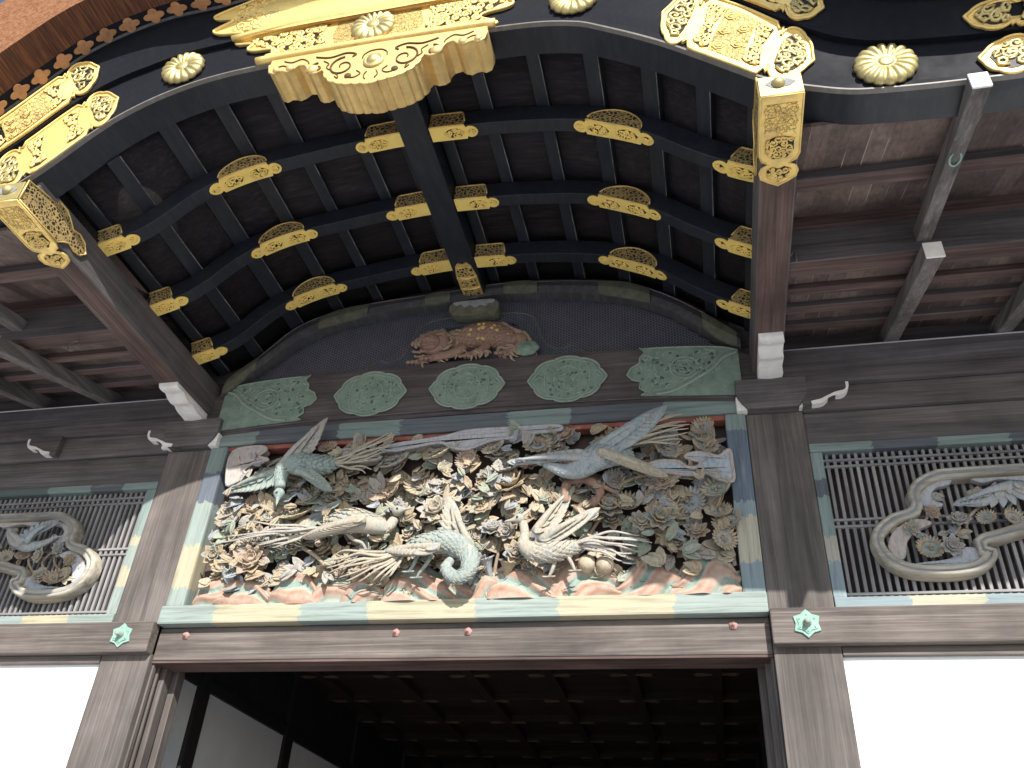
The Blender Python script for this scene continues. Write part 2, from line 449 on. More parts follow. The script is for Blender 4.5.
class MB:
    def __init__(s):
        s.v = []; s.f = []; s.mi = []; s.sm = []
    def add(s, vs, fs, m=0, smooth=False):
        o = len(s.v)
        s.v.extend([tuple(p) for p in vs])
        for f in fs:
            s.f.append(tuple(i + o for i in f)); s.mi.append(m); s.sm.append(smooth)
        return s
    def box(s, x0, x1, y0, y1, z0, z1, m=0):
        vs = [(x, y, z) for z in (z0, z1) for y in (y0, y1) for x in (x0, x1)]
        return s.add(vs, [(0, 2, 3, 1), (4, 5, 7, 6), (0, 1, 5, 4), (2, 6, 7, 3), (0, 4, 6, 2), (1, 3, 7, 5)], m)
    def hexa(s, b4, t4, m=0):
        return s.add(list(b4) + list(t4), [(3, 2, 1, 0), (4, 5, 6, 7), (0, 1, 5, 4), (1, 2, 6, 5), (2, 3, 7, 6), (3, 0, 4, 7)], m)
    def grid(s, fn, nu, nv, m=0, smooth=True, closeu=False):
        vs = [fn(i / nu, j / nv) for j in range(nv + 1) for i in range(nu + 1)]
        fs = [(j * (nu + 1) + i, j * (nu + 1) + i + 1, (j + 1) * (nu + 1) + i + 1, (j + 1) * (nu + 1) + i) for j in range(nv) for i in range(nu)]
        return s.add(vs, fs, m, smooth)
    def section(s, secs, m=0, closed_ring=True, caps=True, smooth=False):
        """loft a list of equal-length closed sections"""
        k = len(secs[0]); vs = [p for r in secs for p in r]; fs = []
        for j in range(len(secs) - 1):
            for i in range(k if closed_ring else k - 1):
                a = j * k + i; b = j * k + (i + 1) % k
                fs.append((a, b, b + k, a + k))
        if caps:
            fs.append(tuple(range(k))[::-1]); fs.append(tuple((len(secs) - 1) * k + i for i in range(k)))
        return s.add(vs, fs, m, smooth)
    def tube(s, pts, rad, n=8, m=0, flat=1.0, flat_ax=None, smooth=True):
        P = [Vector(p) for p in pts]; k = len(P)
        if isinstance(rad, (int, float)): rad = [rad] * k
        secs = []; up = None
        for i in range(k):
            t = (P[min(i + 1, k - 1)] - P[max(i - 1, 0)])
            if t.length < 1e-9: t = Vector((0, 0, 1))
            t.normalize()
            if up is None:
                up = Vector(flat_ax) if flat_ax else (Vector((0, 1, 0)) if abs(t.y) < .9 else Vector((1, 0, 0)))
            a = up - t * up.dot(t)
            if a.length < 1e-5: a = t.orthogonal()
            a.normalize(); bb = t.cross(a)
            up = Vector(flat_ax) if flat_ax else a
            secs.append([P[i] + (a * math.cos(q) * flat + bb * math.sin(q)) * rad[i] for q in [2 * PI * j / n for j in range(n)]])
        return s.section(secs, m, True, True, smooth)
    def prism(s, poly, y0, y1, m=0, mside=None):
        """polygon in XZ pulled along Y (y0 = front)"""
        return s.plate([(x, z) for x, z in poly], lambda u, v, d: (u, d, v), y0, y1, m, mside)
    def plate(s, poly, fn, d0, d1, m=0, mside=None):
        k = len(poly)
        tri = tessellate_polygon([[Vector((p[0], p[1], 0)) for p in poly]])
        vs = [fn(p[0], p[1], d0) for p in poly] + [fn(p[0], p[1], d1) for p in poly]
        s.add(vs, [tuple(t) for t in tri] + [tuple(i + k for i in t[::-1]) for t in tri], m)
        s.add(vs, [(i, (i + 1) % k, (i + 1) % k + k, i + k) for i in range(k)], m if mside is None else mside)
        return s
    def lathe(s, c, prof, n=16, m=0, axis=(0, -1, 0), smooth=True, lobes=0, amp=0):
        ax = Vector(axis).normalized(); a = ax.orthogonal().normalized(); b = ax.cross(a); c = Vector(c)
        secs = []
        for r, h in prof:
            ring = []
            for j in range(n):
                q = 2 * PI * j / n
                rr = r * (1 + amp * math.cos(lobes * q)) if lobes else r
                ring.append(c + (a * math.cos(q) + b * math.sin(q)) * rr + ax * h)
            secs.append(ring)
        return s.section(secs, m, True, True, smooth)
    def build(s, name, mats, parent=None, loc=None, bevel=0, seg=2, shade=None):
        org = Vector((0, 0, 0))
        if loc is not None: org = Vector(loc)
        elif parent is not None: org = ORG[parent.name]
        me = bpy.data.meshes.new(name)
        me.from_pydata([(p[0] - org.x, p[1] - org.y, p[2] - org.z) for p in s.v], [], s.f)
        if not isinstance(mats, (list, tuple)): mats = [mats]
        for mm in mats: me.materials.append(M[mm] if isinstance(mm, str) else mm)
        for p, mi, sm in zip(me.polygons, s.mi, s.sm):
            p.material_index = min(mi, len(mats) - 1); p.use_smooth = sm
        bm = bmesh.new(); bm.from_mesh(me)
        if bevel:
            bmesh.ops.remove_doubles(bm, verts=bm.verts, dist=1e-5)
        bmesh.ops.recalc_face_normals(bm, faces=bm.faces)
        if bevel:
            es = [e for e in bm.edges if len(e.link_faces) == 2 and e.calc_face_angle(0) > .6]
            bmesh.ops.bevel(bm, geom=es, offset=bevel, segments=seg, affect='EDGES', profile=.6)
        bm.to_mesh(me); bm.free()
        o = bpy.data.objects.new(name, me); COL.objects.link(o)
        if parent is not None:
            o.parent = parent
            po = ORG[parent.name]
            o.location = org - po
            ORG[o.name] = org
        else:
            o.location = org
            ORG[o.name] = org
        return o

def tag(o, label=None, cat=None, group=None, kind=None):
    if label: o['label'] = label
    if cat: o['category'] = cat
    if group: o['group'] = group
    if kind: o['kind'] = kind
    return o

def absorb(o):
    """fold the raised pattern of a plate into the plate's own mesh"""
    me = o.data
    vs = [tuple(v.co) for v in me.vertices]; fs = [tuple(p.vertices) for p in me.polygons]; mi = [p.material_index for p in me.polygons]; sm = [p.use_smooth for p in me.polygons]
    mats = list(me.materials)
    for ch in list(o.children):
        cm = ch.data; ob = len(vs); mb = len(mats)
        vs += [tuple(v.co) for v in cm.vertices]; mats += list(cm.materials)
        for p in cm.polygons:
            fs.append(tuple(i + ob for i in p.vertices)); mi.append(p.material_index + mb); sm.append(p.use_smooth)
        bpy.data.objects.remove(ch, do_unlink=True)
    nm = bpy.data.meshes.new(me.name); nm.from_pydata(vs, [], fs)
    for m in mats: nm.materials.append(m)
    nm.polygons.foreach_set('material_index', mi); nm.polygons.foreach_set('use_smooth', sm)
    o.data = nm
    return o

def thing(name, label, cat, loc=(0, 0, 0), group=None):
    o = bpy.data.objects.new(name, None); COL.objects.link(o)
    o.empty_display_size = .1
    o.location = loc
    ORG[o.name] = Vector(loc)
    return tag(o, label, cat, group)

def copy_tree(o, off=(0, 0, 0), parent=None):
    c = o.copy(); COL.objects.link(c)
    off = Vector(off)
    if parent is None:
        c.location = o.location + off
    else:
        c.parent = parent
    ORG[c.name] = ORG[o.name] + off
    for ch in list(o.children): copy_tree(ch, off, c)
    return c

def spline(tab):
    """smooth monotone cubic through (x, y) pairs"""
    xs = np.array([t[0] for t in tab], float); ys = np.array([t[1] for t in tab], float)
    h = np.diff(xs); dl = np.diff(ys) / h
    mm = np.zeros(len(xs))
    for i in range(1, len(xs) - 1):
        if dl[i - 1] * dl[i] > 0:
            w1 = 2 * h[i] + h[i - 1]; w2 = h[i] + 2 * h[i - 1]
            mm[i] = (w1 + w2) / (w1 / dl[i - 1] + w2 / dl[i])
    mm[0] = dl[0]; mm[-1] = dl[-1]
    def f(x):
        i = int(np.clip(np.searchsorted(xs, x) - 1, 0, len(h) - 1)); t = (x - xs[i]) / h[i]
        return float((1 + 2 * t) * (1 - t) ** 2 * ys[i] + t * (1 - t) ** 2 * h[i] * mm[i] + t * t * (3 - 2 * t) * ys[i + 1] + t * t * (t - 1) * h[i] * mm[i + 1])
    return f

def smooth_closed(pts, n=8):
    """Catmull-Rom through closed 2D points"""
    out = []; k = len(pts)
    for i in range(k):
        p0, p1, p2, p3 = [np.array(pts[(i + j) % k], float) for j in (-1, 0, 1, 2)]
        for q in range(n):
            t = q / n
            out.append(tuple(.5 * ((2 * p1) + (-p0 + p2) * t + (2 * p0 - 5 * p1 + 4 * p2 - p3) * t * t + (-p0 + 3 * p1 - 3 * p2 + p3) * t ** 3)))
    return out

def smooth_open(pts, n=6):
    out = []; k = len(pts)
    for i in range(k - 1):
        p0, p1, p2, p3 = [np.array(pts[min(max(i + j, 0), k - 1)], float) for j in (-1, 0, 1, 2)]
        for q in range(n):
            t = q / n
            out.append(tuple(.5 * ((2 * p1) + (-p0 + p2) * t + (2 * p0 - 5 * p1 + 4 * p2 - p3) * t * t + (-p0 + 3 * p1 - 3 * p2 + p3) * t ** 3)))
    out.append(tuple(map(float, pts[-1])))
    return out

# ================================================================== SETTING
g = MB(); g.add([(-900, -900, -1), (900, -900, -1), (900, 900, -1), (-900, 900, -1)], [(0, 1, 2, 3)])
tag(g.build('ground', 'gravel'), kind='structure')
g = MB(); g.box(-2.6, 2.6, .1, 7.6, -.62, -.5)
tag(g.build('interior_floor', 'floor_in'), kind='structure')

# ---------------------------------------------------------------- posts
def post(sx, label):
    b = MB()
    x0, x1 = (2.1, 2.49) if sx > 0 else (-2.49, -2.1)
    b.box(x0, x1, 0, .39, -1, 4.0)
    o = b.build('wooden_post', 'wood_z', loc=((x0 + x1) / 2, .2, -1), bevel=.012)
    tag(o, label, 'post', 'posts either side of the doorway')
    return o
post(-1, 'square weathered wooden post left of the carved panel, with its inner side showing')
post(1, 'square weathered wooden post right of the carved panel, crossed by a shadow notch')

def grooves(sx, label):
    b = MB()
    for k, (y0, y1, d) in enumerate([(.05, .085, .015), (.11, .13, .022), (.16, .24, .05), (.26, .34, .09)]):
        xa, xb = (2.1 - d, 2.099) if sx > 0 else (-2.099, -2.1 + d)
        b.box(xa, xb, y0, y1, -.5, 2.30)
    tag(b.build('door_jamb', 'wood_z', loc=(sx * 2.09, .15, -.5), bevel=.004), label, 'door jamb')
grooves(-1, 'grooved wooden door jamb on the inner side of the left post')
grooves(1, 'grooved wooden door jamb on the inner side of the right post')

# ---------------------------------------------------------------- lintel
lt = MB(); lt.box(-2.098, 2.098, .03, .25, 2.302, 2.53)
lin = tag(lt.build('lintel', 'wood_x', loc=(0, .03, 2.302), bevel=.008),
          'long weathered grey lintel beam over the dark doorway, studded with small pink pegs', 'lintel')
b = MB(); b.box(-2.097, 2.097, .034, .252, 2.285, 2.2995)
b.build('soffit_board', 'red_x', lin)
for x, z in [(-1.885, 2.475), (-.32, 2.47), (.18, 2.47), (1.88, 2.48)]:
    b = MB(); b.lathe((x, .03, z), [(.03, 0), (.03, .006), (.012, .01), (.012, .03), (.004, .036)], 5)
    b.build('peg', 'pink', lin)

# ---------------------------------------------------------------- side rails and plaster below
def hexpts(c, r, q0=PI / 2, pinch=.86):
    out = []
    for j in range(6):
        q = q0 + j * PI / 3
        out.append((c[0] + r * math.cos(q), c[1] + r * math.sin(q)))
        q += PI / 6
        out.append((c[0] + r * pinch * .87 * math.cos(q), c[1] + r * pinch * .87 * math.sin(q)))
    return out
def side_rail(sx, label):
    b = MB()
    xa, xb = sorted((sx * 2.1, sx * 6.5))
    b.box(xa, xb, -.07, .12, 2.332, 2.552)
    o = b.build('side_rail', 'wood_x', loc=(sx * 2.1, -.07, 2.33), bevel=.01)
    tag(o, label, 'rail', 'rails beside the doorway')
    cx = 2.305 if sx > 0 else -2.325
    h = MB(); h.prism(hexpts((cx, 2.448), .088), -.082, -.069)
    h.prism(hexpts((cx, 2.448), .066), -.088, -.081)
    nc = h.build('nail_cover', 'mint', o, bevel=.003)
    h = MB(); h.lathe((cx, -.086, 2.448), [(.026, 0), (.024, .01), (.017, .03), (.016, .05), (.006, .054)], 12)
    h.build('knob', 'verd_hi', nc)
    for j in range(6):
        q = PI / 2 + j * PI / 3
        h = MB(); h.lathe((cx + .05 * math.cos(q), -.086, 2.448 + .05 * math.sin(q)), [(.005, 0), (.005, .004), (.002, .005)], 6)
        h.build('rivet', 'verd', nc)
side_rail(-1, 'grey wooden rail left of the doorway carrying a green hexagonal nail cover')
side_rail(1, 'grey wooden rail right of the doorway carrying a green hexagonal nail cover')

def plaster(sx, label):
    b = MB(); xa, xb = sorted((sx * 2.47, sx * 6.5))
    b.box(xa, xb, .03, .2, -1, 2.31)
    o = tag(b.build('plaster_wall', 'plaster', loc=(sx * 4, .16, -1)), label, 'wall')
    b = MB(); b.box(min(sx * 2.492, xb if sx > 0 else xa), max(sx * 2.492, xb if sx > 0 else xa), -.004, .029, 2.276, 2.331)
    b.build('head_strip', 'wood_x', o, bevel=.005)
plaster(-1, 'bright white plaster wall below the rail left of the doorway')
plaster(1, 'bright white plaster wall below the rail right of the doorway')

# ---------------------------------------------------------------- wall beams above the side windows
for sx, side in ((-1, 'left'), (1, 'right')):
    for z0, z1, y0, nm, mat in ((3.732, 3.985, .012, 'lowest of the three dark wall beams directly above the %s lattice window', 'dark_x'),
                               (3.988, 4.185, -.02, 'thin middle wall beam beside the bearing block on the %s', 'dark_x'),
                               (4.188, 4.505, -.062, 'tall upper wall beam with a pale top edge under the %s eave rafters', 'dark_x')):
        b = MB(); xa, xb = sorted((sx * (2.488 if z0 < 4.1 else 2.392), sx * 6.5))
        b.box(xa, xb, y0, .3, z0, z1)
        wb = tag(b.build('wall_beam', mat, loc=(sx * 2.5, y0, z0), bevel=.012), nm % side, 'beam', 'beams along the wall head')
        if z1 > 4.5:
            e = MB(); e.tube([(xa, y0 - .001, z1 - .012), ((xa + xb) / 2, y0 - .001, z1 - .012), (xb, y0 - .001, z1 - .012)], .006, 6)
            e.build('edge_highlight', 'plaster_in', wb)  # thin pale bead, a highlight painted along the beam's top edge
    b = MB(); xa, xb = sorted((sx * 2.06, sx * 6.5))
    b.box(xa, xb, .055, .3, 4.506, 5.6)
    tag(b.build('upper_wall', 'dark_x', loc=(sx * 4, .1, 4.5)), 'dark boarded wall strip behind the %s rafter feet' % side, 'wall')

# ---------------------------------------------------------------- bearing blocks, noses and bracket arms
def block(sx, label):
    cx = 2.29 if sx > 0 else -2.285
    W = .245
    prof = [(-W, 4.25), (-W, 4.135)]
    for k in range(7):
        t = k / 6
        prof.append((-W + .065 * math.sin(t * PI / 2) ** 1 * (1 if t else 0), 4.135 - .132 * (1 - math.cos(t * PI / 2))))
    prof = [(-W, 4.252), (-W, 4.13), (-W + .012, 4.095), (-W + .030, 4.06), (-W + .052, 4.03), (-W + .072, 4.002)]
    poly = prof + [(-x, z) for x, z in prof[::-1]]
    b = MB(); b.prism([(cx + x, z) for x, z in poly], -.075, .33)
    o = tag(b.build('bearing_block', 'dark_x', loc=(cx, -.07, 4.0), bevel=.006), label, 'bracket block', 'bearing blocks on the posts')
    for s in (-1, 1):
        b = MB()
        xa, xb = sorted((cx + s * (W + .004), cx + s * (W - .085)))
        b.box(xa, xb, -.052, .30, 4.006, 4.125)
        b.build('white_corner', 'white', o, bevel=.01)
block(-1, 'dark flared bearing block with white corners on top of the left post')
block(1, 'dark flared bearing block with white corners on top of the right post')

def nose(sx, label):
    cx = sx * 2.298; hw = .082
    prof = [(-.50, 4.332), (-.485, 4.300), (-.44, 4.292), (-.40, 4.302), (-.36, 4.288), (-.30, 4.270), (-.25, 4.279), (-.20, 4.268), (-.13, 4.255), (-.05, 4.253), (.1, 4.253), (.1, 4.332)]
    pr = smooth_open(prof[:10], 4) + prof[10:]
    b = MB(); k = len(pr)
    secs = []
    for t in np.linspace(-1, 1, 9):
        w = hw * t
        secs.append([(cx + w + .004 * math.sin(y * 40), y, z - .010 * (1 - t * t) if z < 4.33 else z) for y, z in pr])
    b.section(secs, 0, True, True, False)
    tag(b.build('bracket_nose', 'white', loc=(cx, -.1, 4.25)), label, 'bracket', 'white carved noses')
nose(-1, 'white scalloped bracket nose under the left side beam')
nose(1, 'white scalloped bracket nose under the right side beam')

def arm(sx, label, dx=0):
    pts = [(2.49, 4.19), (2.49, 3.992), (2.548, 4.004), (2.614, 4.015), (2.66, 4.045), (2.708, 4.066), (2.75, 4.072), (2.783, 4.088), (2.80, 4.118), (2.803, 4.19)]
    b = MB(); b.prism([(sx * (x + dx), z) for x, z in pts], -.072, .0)
    o = tag(b.build('corbel', 'dark_x', loc=(sx * (2.5 + dx), -.06, 4.0), bevel=.004), label, 'bracket')
    e = MB()
    ln = [(x, z + .012) for x, z in pts[2:]]
    ln[-1] = (ln[-1][0], 4.172)
    ln = smooth_open(ln, 4)
    secs = []
    for i, (x, z) in enumerate(ln):
        t = i / (len(ln) - 1)
        h = .0125 + .004 * math.sin(t * 14) - .007 * max(0, t - .8) / .2
        x0, z0 = ln[max(i - 1, 0)]; x1, z1 = ln[min(i + 1, len(ln) - 1)]
        tx, tz = x1 - x0, z1 - z0; L = math.hypot(tx, tz); nx, nz = -tz / L, tx / L
        secs.append([(sx * (x + nx * h + dx), -.078, z + nz * h), (sx * (x - nx * h + dx), -.078, z - nz * h),
                     (sx * (x - nx * h + dx), -.02, z - nz * h), (sx * (x + nx * h + dx), -.02, z + nz * h)])
    e.section(secs, 0, True, True)
    e.build('white_edge', 'white', o)
arm(1, 'short bracket arm with a wavy white edge right of the right bearing block')
arm(-1, 'short bracket arm with a wavy white edge beside the left bearing block', -.13)
arm(-1, 'short bracket arm with a wavy white edge far out at the left picture edge', 1.02)

# ---------------------------------------------------------------- karahafu curves
Z0 = spline([(-6.4, 4.75), (-5, 4.45), (-4.2, 4.33), (-3.4, 4.28), (-3, 4.28), (-2.7, 4.31), (-2.41, 4.41), (-2.22, 4.55), (-1.872, 4.945), (-1.769, 5.045), (-1.469, 5.225),
             (-1.2, 5.315), (-.977, 5.35), (-.6, 5.372), (0, 5.374), (.694, 5.366), (.957, 5.349), (1.243, 5.28), (1.368, 5.205), (1.689, 4.98), (1.773, 4.910),
             (2.11, 4.607), (2.19, 4.533), (2.409, 4.405), (2.68, 4.311), (3.138, 4.28), (3.4, 4.275), (4.2, 4.33), (5, 4.45), (6.4, 4.75)])
_xm = spline([(0, 0), (.5, .55), (.97, 1.1), (1.37, 1.66), (1.7, 2.0), (2.0, 2.28), (2.2, 2.46), (2.41, 2.65), (2.68, 2.88), (3.14, 3.27), (5, 5.05), (6.4, 6.45)])
_c2 = spline([(0, 6.0), (.7, 5.99), (1.26, 5.955), (1.45, 5.945), (1.62, 5.91), (1.785, 5.85), (1.94, 5.77), (2.08, 5.665), (2.3, 5.40), (2.5, 5.13), (2.7, 4.90), (2.85, 4.82), (3.0, 4.78), (3.4, 4.73), (4, 4.78), (5, 4.92), (6.4, 5.2)])
def P0(x): return (x, Z0(x))
def P2(x):
    s = 1 if x >= 0 else -1
    u = _xm(abs(x)); return (s * u, _c2(u) - (.085 * min(1, max(0, u - .4) / .8) if x < 0 else 0))
def P1(x):
    a, c = P0(x), P2(x)
    f = .52 + .10 * min(1, max(0, (abs(x) - 1.5) / .5))
    return (a[0] + (c[0] - a[0]) * f, a[1] + (c[1] - a[1]) * f)
def L2(a, c, s): return (a[0] + (c[0] - a[0]) * s, a[1] + (c[1] - a[1]) * s)
def tier_lo(x, s, d=0):      # lower bargeboard face; d = distance in front of it
    p = L2(P0(x), P1(x), s); return (p[0], -2.42 - .02 * s - d, p[1])
def tier_up(x, s, d=0):
    p = L2(P1(x), P2(x), s); return (p[0], -2.475 - .085 * s - d, p[1])
def tier_band(x, s, d=0):    # narrow leaning band with the four-lobed studs
    p = P2(x); return (p[0], -2.585 - .085 * s, p[1] + .012 + .008 * s - d)
RIB = spline([(-2.3, 4.56), (-2.186, 4.60), (-2.0, 4.665), (-1.9, 4.71), (-1.77, 4.81), (-1.6, 4.985), (-1.48, 5.075), (-1.3, 5.165), (-1.14, 5.215), (-.86, 5.262), (-.44, 5.325), (0, 5.36),
              (.44, 5.345), (.86, 5.30), (1.14, 5.245), (1.3, 5.175), (1.48, 5.085), (1.6, 5.01), (1.77, 4.865), (1.9, 4.765), (2.0, 4.695), (2.186, 4.585), (2.3, 4.54)])
def ribn(x, d, clamp=True):
    e = .02
    tz = (RIB(x + e) - RIB(x - e)) / (2 * e); L = math.hypot(1, tz)
    return (x - tz / L * d, RIB(x) + d / L)

# ---------------------------------------------------------------- vault ceiling: boards and battens
vc = thing('vault_ceiling', 'dark boarded vault ceiling crossed by black lacquered battens between the curved ribs', 'ceiling', (0, -1.1, 5.55))
b = MB()
xs = [(-2.22 + 4.44 * i / 90) for i in range(91)]
secs = []
for x in xs:
    a = ribn(x, .20); c = ribn(x, .24)
    secs.append([(a[0], -2.215, a[1]), (a[0], .05, a[1]), (c[0], .05, c[1]), (c[0], -2.215, c[1])])
b.section(secs, 0, True, True, True)
b.build('ceiling_boards', 'vault', vc)
for x in (-2.13, -1.79, -1.50, -1.19, -.85, -.43, -.13, .16, .50, .88, 1.215, 1.545, 1.84, 2.13):
    b = MB()
    e = .042
    l0, l1 = ribn(x - e, .142), ribn(x + e, .142)
    u0, u1 = ribn(x - e, .205), ribn(x + e, .205)
    b.section([[(l0[0], y, l0[1]), (l1[0], y, l1[1]), (u1[0], y, u1[1]), (u0[0], y, u0[1])] for y in (-2.21, .0)])
    bt_ = b.build('batten', 'lacq', vc, bevel=.006)
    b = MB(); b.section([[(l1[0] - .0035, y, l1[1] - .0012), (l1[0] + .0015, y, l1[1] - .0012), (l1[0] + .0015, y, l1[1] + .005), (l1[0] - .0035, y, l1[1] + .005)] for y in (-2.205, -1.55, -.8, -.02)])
    b.build('edge_highlight', 'edge_glint', bt_)  # pale strip puts the bright edge highlight into colour

# ---------------------------------------------------------------- curved ribs with gilt fittings
def rib_strip(b, stations, mi=0, d=-.004, th=.006):
    """plate bent to the rib underside: stations (x, y_lo, y_hi)"""
    lo, hi = [], []
    secs = []
    for x, ya, yb in stations:
        p = ribn(x, d); q = ribn(x, d - th)
        secs.append([(p[0], ya, p[1]), (p[0], yb, p[1]), (q[0], yb, q[1]), (q[0], ya, q[1])])
    b.section(secs, mi, True, True)
def finial(t):
    """half width of an ornate tongue end, t = 0 at the shoulder .. 1 at the tip"""
    if t < .10: return 1.0 - .40 * t / .10
    if t < .2: return .60 + .15 * (t - .10) / .10
    return .80 * max(0, 1 - ((t - .42) / .60) ** 2) ** .6 + .01
def inpoly(p, poly):
    c = False; k = len(poly)
    for i in range(k):
        a, d = poly[i], poly[i - 1]
        if (a[1] > p[1]) != (d[1] > p[1]) and p[0] < (d[0] - a[0]) * (p[1] - a[1]) / (d[1] - a[1]) + a[0]: c = not c
    return c
def scrollwork(fn, poly, parent, mv=1.0, r=.026, mat='gold', w=.0042, d0=0.0, seed=1, name='scroll_inset', dark='black', sym=None):
    """dark ground cut to the outline, carrying raised curling stems; mv = metres per unit of v"""
    g = random.Random(seed)
    b = MB(); b.plate(poly, lambda u, v, d: fn(u, v, d0 + d), .002, 0, 0)
    S = b.build(name, dark, parent)
    us = [p[0] for p in poly]; vs = [p[1] for p in poly]
    pts = []
    for _ in range(600):
        p = (g.uniform(min(us), max(us)), g.uniform(min(vs), max(vs)))
        if not inpoly(p, poly): continue
        if all(math.hypot(p[0] - q[0], (p[1] - q[1]) * mv) > r * 1.42 for q in pts): pts.append(p)
    b = MB()
    for i, p in enumerate(pts):
        q0 = g.uniform(0, 2 * PI); s = g.choice((-1, 1)); n = 11; crv = []
        for k in range(n):
            t = k / (n - 1); q = q0 + s * t * 1.35 * 2 * PI; rr = r * (1.12 - .85 * t)
            c = (p[0] + rr * math.cos(q), p[1] + rr * math.sin(q) / mv)
            if not inpoly(c, poly): 
                c = (p[0] + rr * .55 * math.cos(q), p[1] + rr * .55 * math.sin(q) / mv)
                if not inpoly(c, poly): c = p
            crv.append(fn(c[0], c[1], d0 + .003 + w * .5))
        b.tube(crv, [w * 1.55 * (1.35 - .5 * abs(2 * k / (n - 1) - .9)) for k in range(n)], 5, 0, .7)
        if g.random() < .7:
            e = fn(p[0], p[1], d0 + .003)
            f = fn(p[0], p[1], d0 + .003 + w * 1.6)
            ax = (Vector(f) - Vector(e))
            b.lathe(e, [(w * 2.3, 0), (w * 1.8, w * 1.0), (w * .3, w * 1.5)], 6, 0, ax)
    if pts: b.build('scroll_relief', mat, S); absorb(S)
    return S
RIBS = [(-1.765, 'frontmost curved black rib nearest the gold pendant, with gilt fittings'),
        (-1.105, 'middle one of the three curved black ribs, with gilt fittings'),
        (-.475, 'rearmost curved black rib next to the netted gable, with gilt fittings')]
for ry, lab in RIBS:
    b = MB(); secs = []
    for i in range(81):
        x = -2.2 + 4.4 * i / 80
        a = ribn(x, 0); c = ribn(x, .14)
        secs.append([(a[0], ry, a[1]), (a[0], ry + .105, a[1]), (c[0], ry + .105, c[1]), (c[0], ry, c[1])])
    b.section(secs, 0, True, True, False)
    R = tag(b.build('curved_rib', 'lacq', loc=(0, ry, 5.36), bevel=.006), lab, 'ceiling rib', 'curved ribs of the vault')
    R.data.polygons.foreach_set('use_smooth', [False] * len(R.data.polygons))
    y0, y1 = ry - .004, ry + .109
    yc, hw = (y0 + y1) / 2, (y1 - y0) / 2
    def fitting(xc, half, ends):
        st = []
        fl = .085
        n = 9
        if ends[0]:
            for k in range(n + 1):
                t = 1 - k / n; w = hw * finial(t); st.append((xc - half - fl * t, yc - w, yc + w))
        else: st.append((xc - half, y0, y1))
        for k in range(1, 8):
            st.append((xc - half + 2 * half * k / 8, y0, y1))
        if ends[1]:
            for k in range(n + 1):
                t = k / n; w = hw * finial(t); st.append((xc + half + fl * t, yc - w, yc + w))
        else: st.append((xc + half, y0, y1))
        b = MB(); rib_strip(b, st)
        F = b.build('gilt_fitting', 'gold_fit', R)
        # pierced scroll insets on the underside
        for s, e in ((-1, ends[0]), (1, ends[1])):
            if not e: continue
            b = MB(); st2 = []
            for k in range(7):
                t = k / 6; x = xc + s * (half - .15 + .14 * t)
                w = hw * .66 * (math.sin(PI * t) ** .5 if 0 < t < 1 else .02)
                st2.append((x, yc - w, yc + w))
            if s < 0: st2 = st2[::-1]
            o_ = sorted(st2); pl_ = [(x, a) for x, a, c in o_] + [(x, c) for x, a, c in o_[::-1]]
            scrollwork(lambda u, v, d: (lambda q: (q[0], v, q[1]))(ribn(u, -.0105 - d)), pl_, F, 1, .020, 'gold_fit', .0040, seed=int(x * 100))
            b = MB(); st2 = []
            for k in range(7):
                t = k / 6; x = xc + s * (half + .02 + .05 * t)
                w = hw * .38 * (math.sin(PI * t) ** .6 if 0 < t < 1 else .02)
                st2.append((x, yc - w, yc + w))
            o_ = sorted(st2); pl_ = [(x, a) for x, a, c in o_] + [(x, c) for x, a, c in o_[::-1]]
            scrollwork(lambda u, v, d: (lambda q: (q[0], v, q[1]))(ribn(u, -.0105 - d)), pl_, F, 1, .014, 'gold_fit', .0036, seed=int(x * 90))
        # plate on the front face of the rib
        pts_lo, pts_hi = [], []
        for k in range(25):
            t = k / 24; x = xc - half + 2 * half * t
            if ends[0] and ends[1]:
                hgt = .022 + .108 * math.sin(PI * t) ** .55
            elif ends[0]: hgt = .128 * min(1, .25 + (t * 7) ** .7) if t < .14 else .13
            else: hgt = .128 * min(1, .25 + ((1 - t) * 7) ** .7) if t > .86 else .13
            pts_lo.append(ribn(x, -.008)); pts_hi.append(ribn(x, hgt))
        b = MB(); vs = [(p[0], ry - .006, p[1]) for p in pts_lo] + [(p[0], ry - .006, p[1]) for p in pts_hi]
        vs += [(p[0], ry + .002, p[1]) for p in pts_lo] + [(p[0], ry + .002, p[1]) for p in pts_hi]
        k = 25
        fs = [(i, i + 1, i + 1 + k, i + k) for i in range(k - 1)] + [(i + k, i + 1 + k, i + 1 + 3 * k, i + 3 * k) for i in range(k - 1)]
        fs += [(0, k, 3 * k, 2 * k), (k - 1, 2 * k - 1, 4 * k - 1, 3 * k - 1)]
        b.add(vs, fs)
        b.build('front_plate', 'gold_dull', F)
        b = MB(); b.tube([(p[0], ry - .008, p[1]) for p in pts_hi], .0055, 5)
        b.tube([(p[0], ry - .008, p[1] + .004) for p in pts_lo], .0055, 5)
        b.build('plate_rim', 'gold', F)
    fitting(-1.24, .170, (1, 1)); fitting(1.365, .172, (1, 1))
    fitting(-.225, .125, (1, 0)); fitting(.235, .125, (0, 1))
    fitting(-2.10, .085, (0, 1)); fitting(2.12, .07, (1, 0))

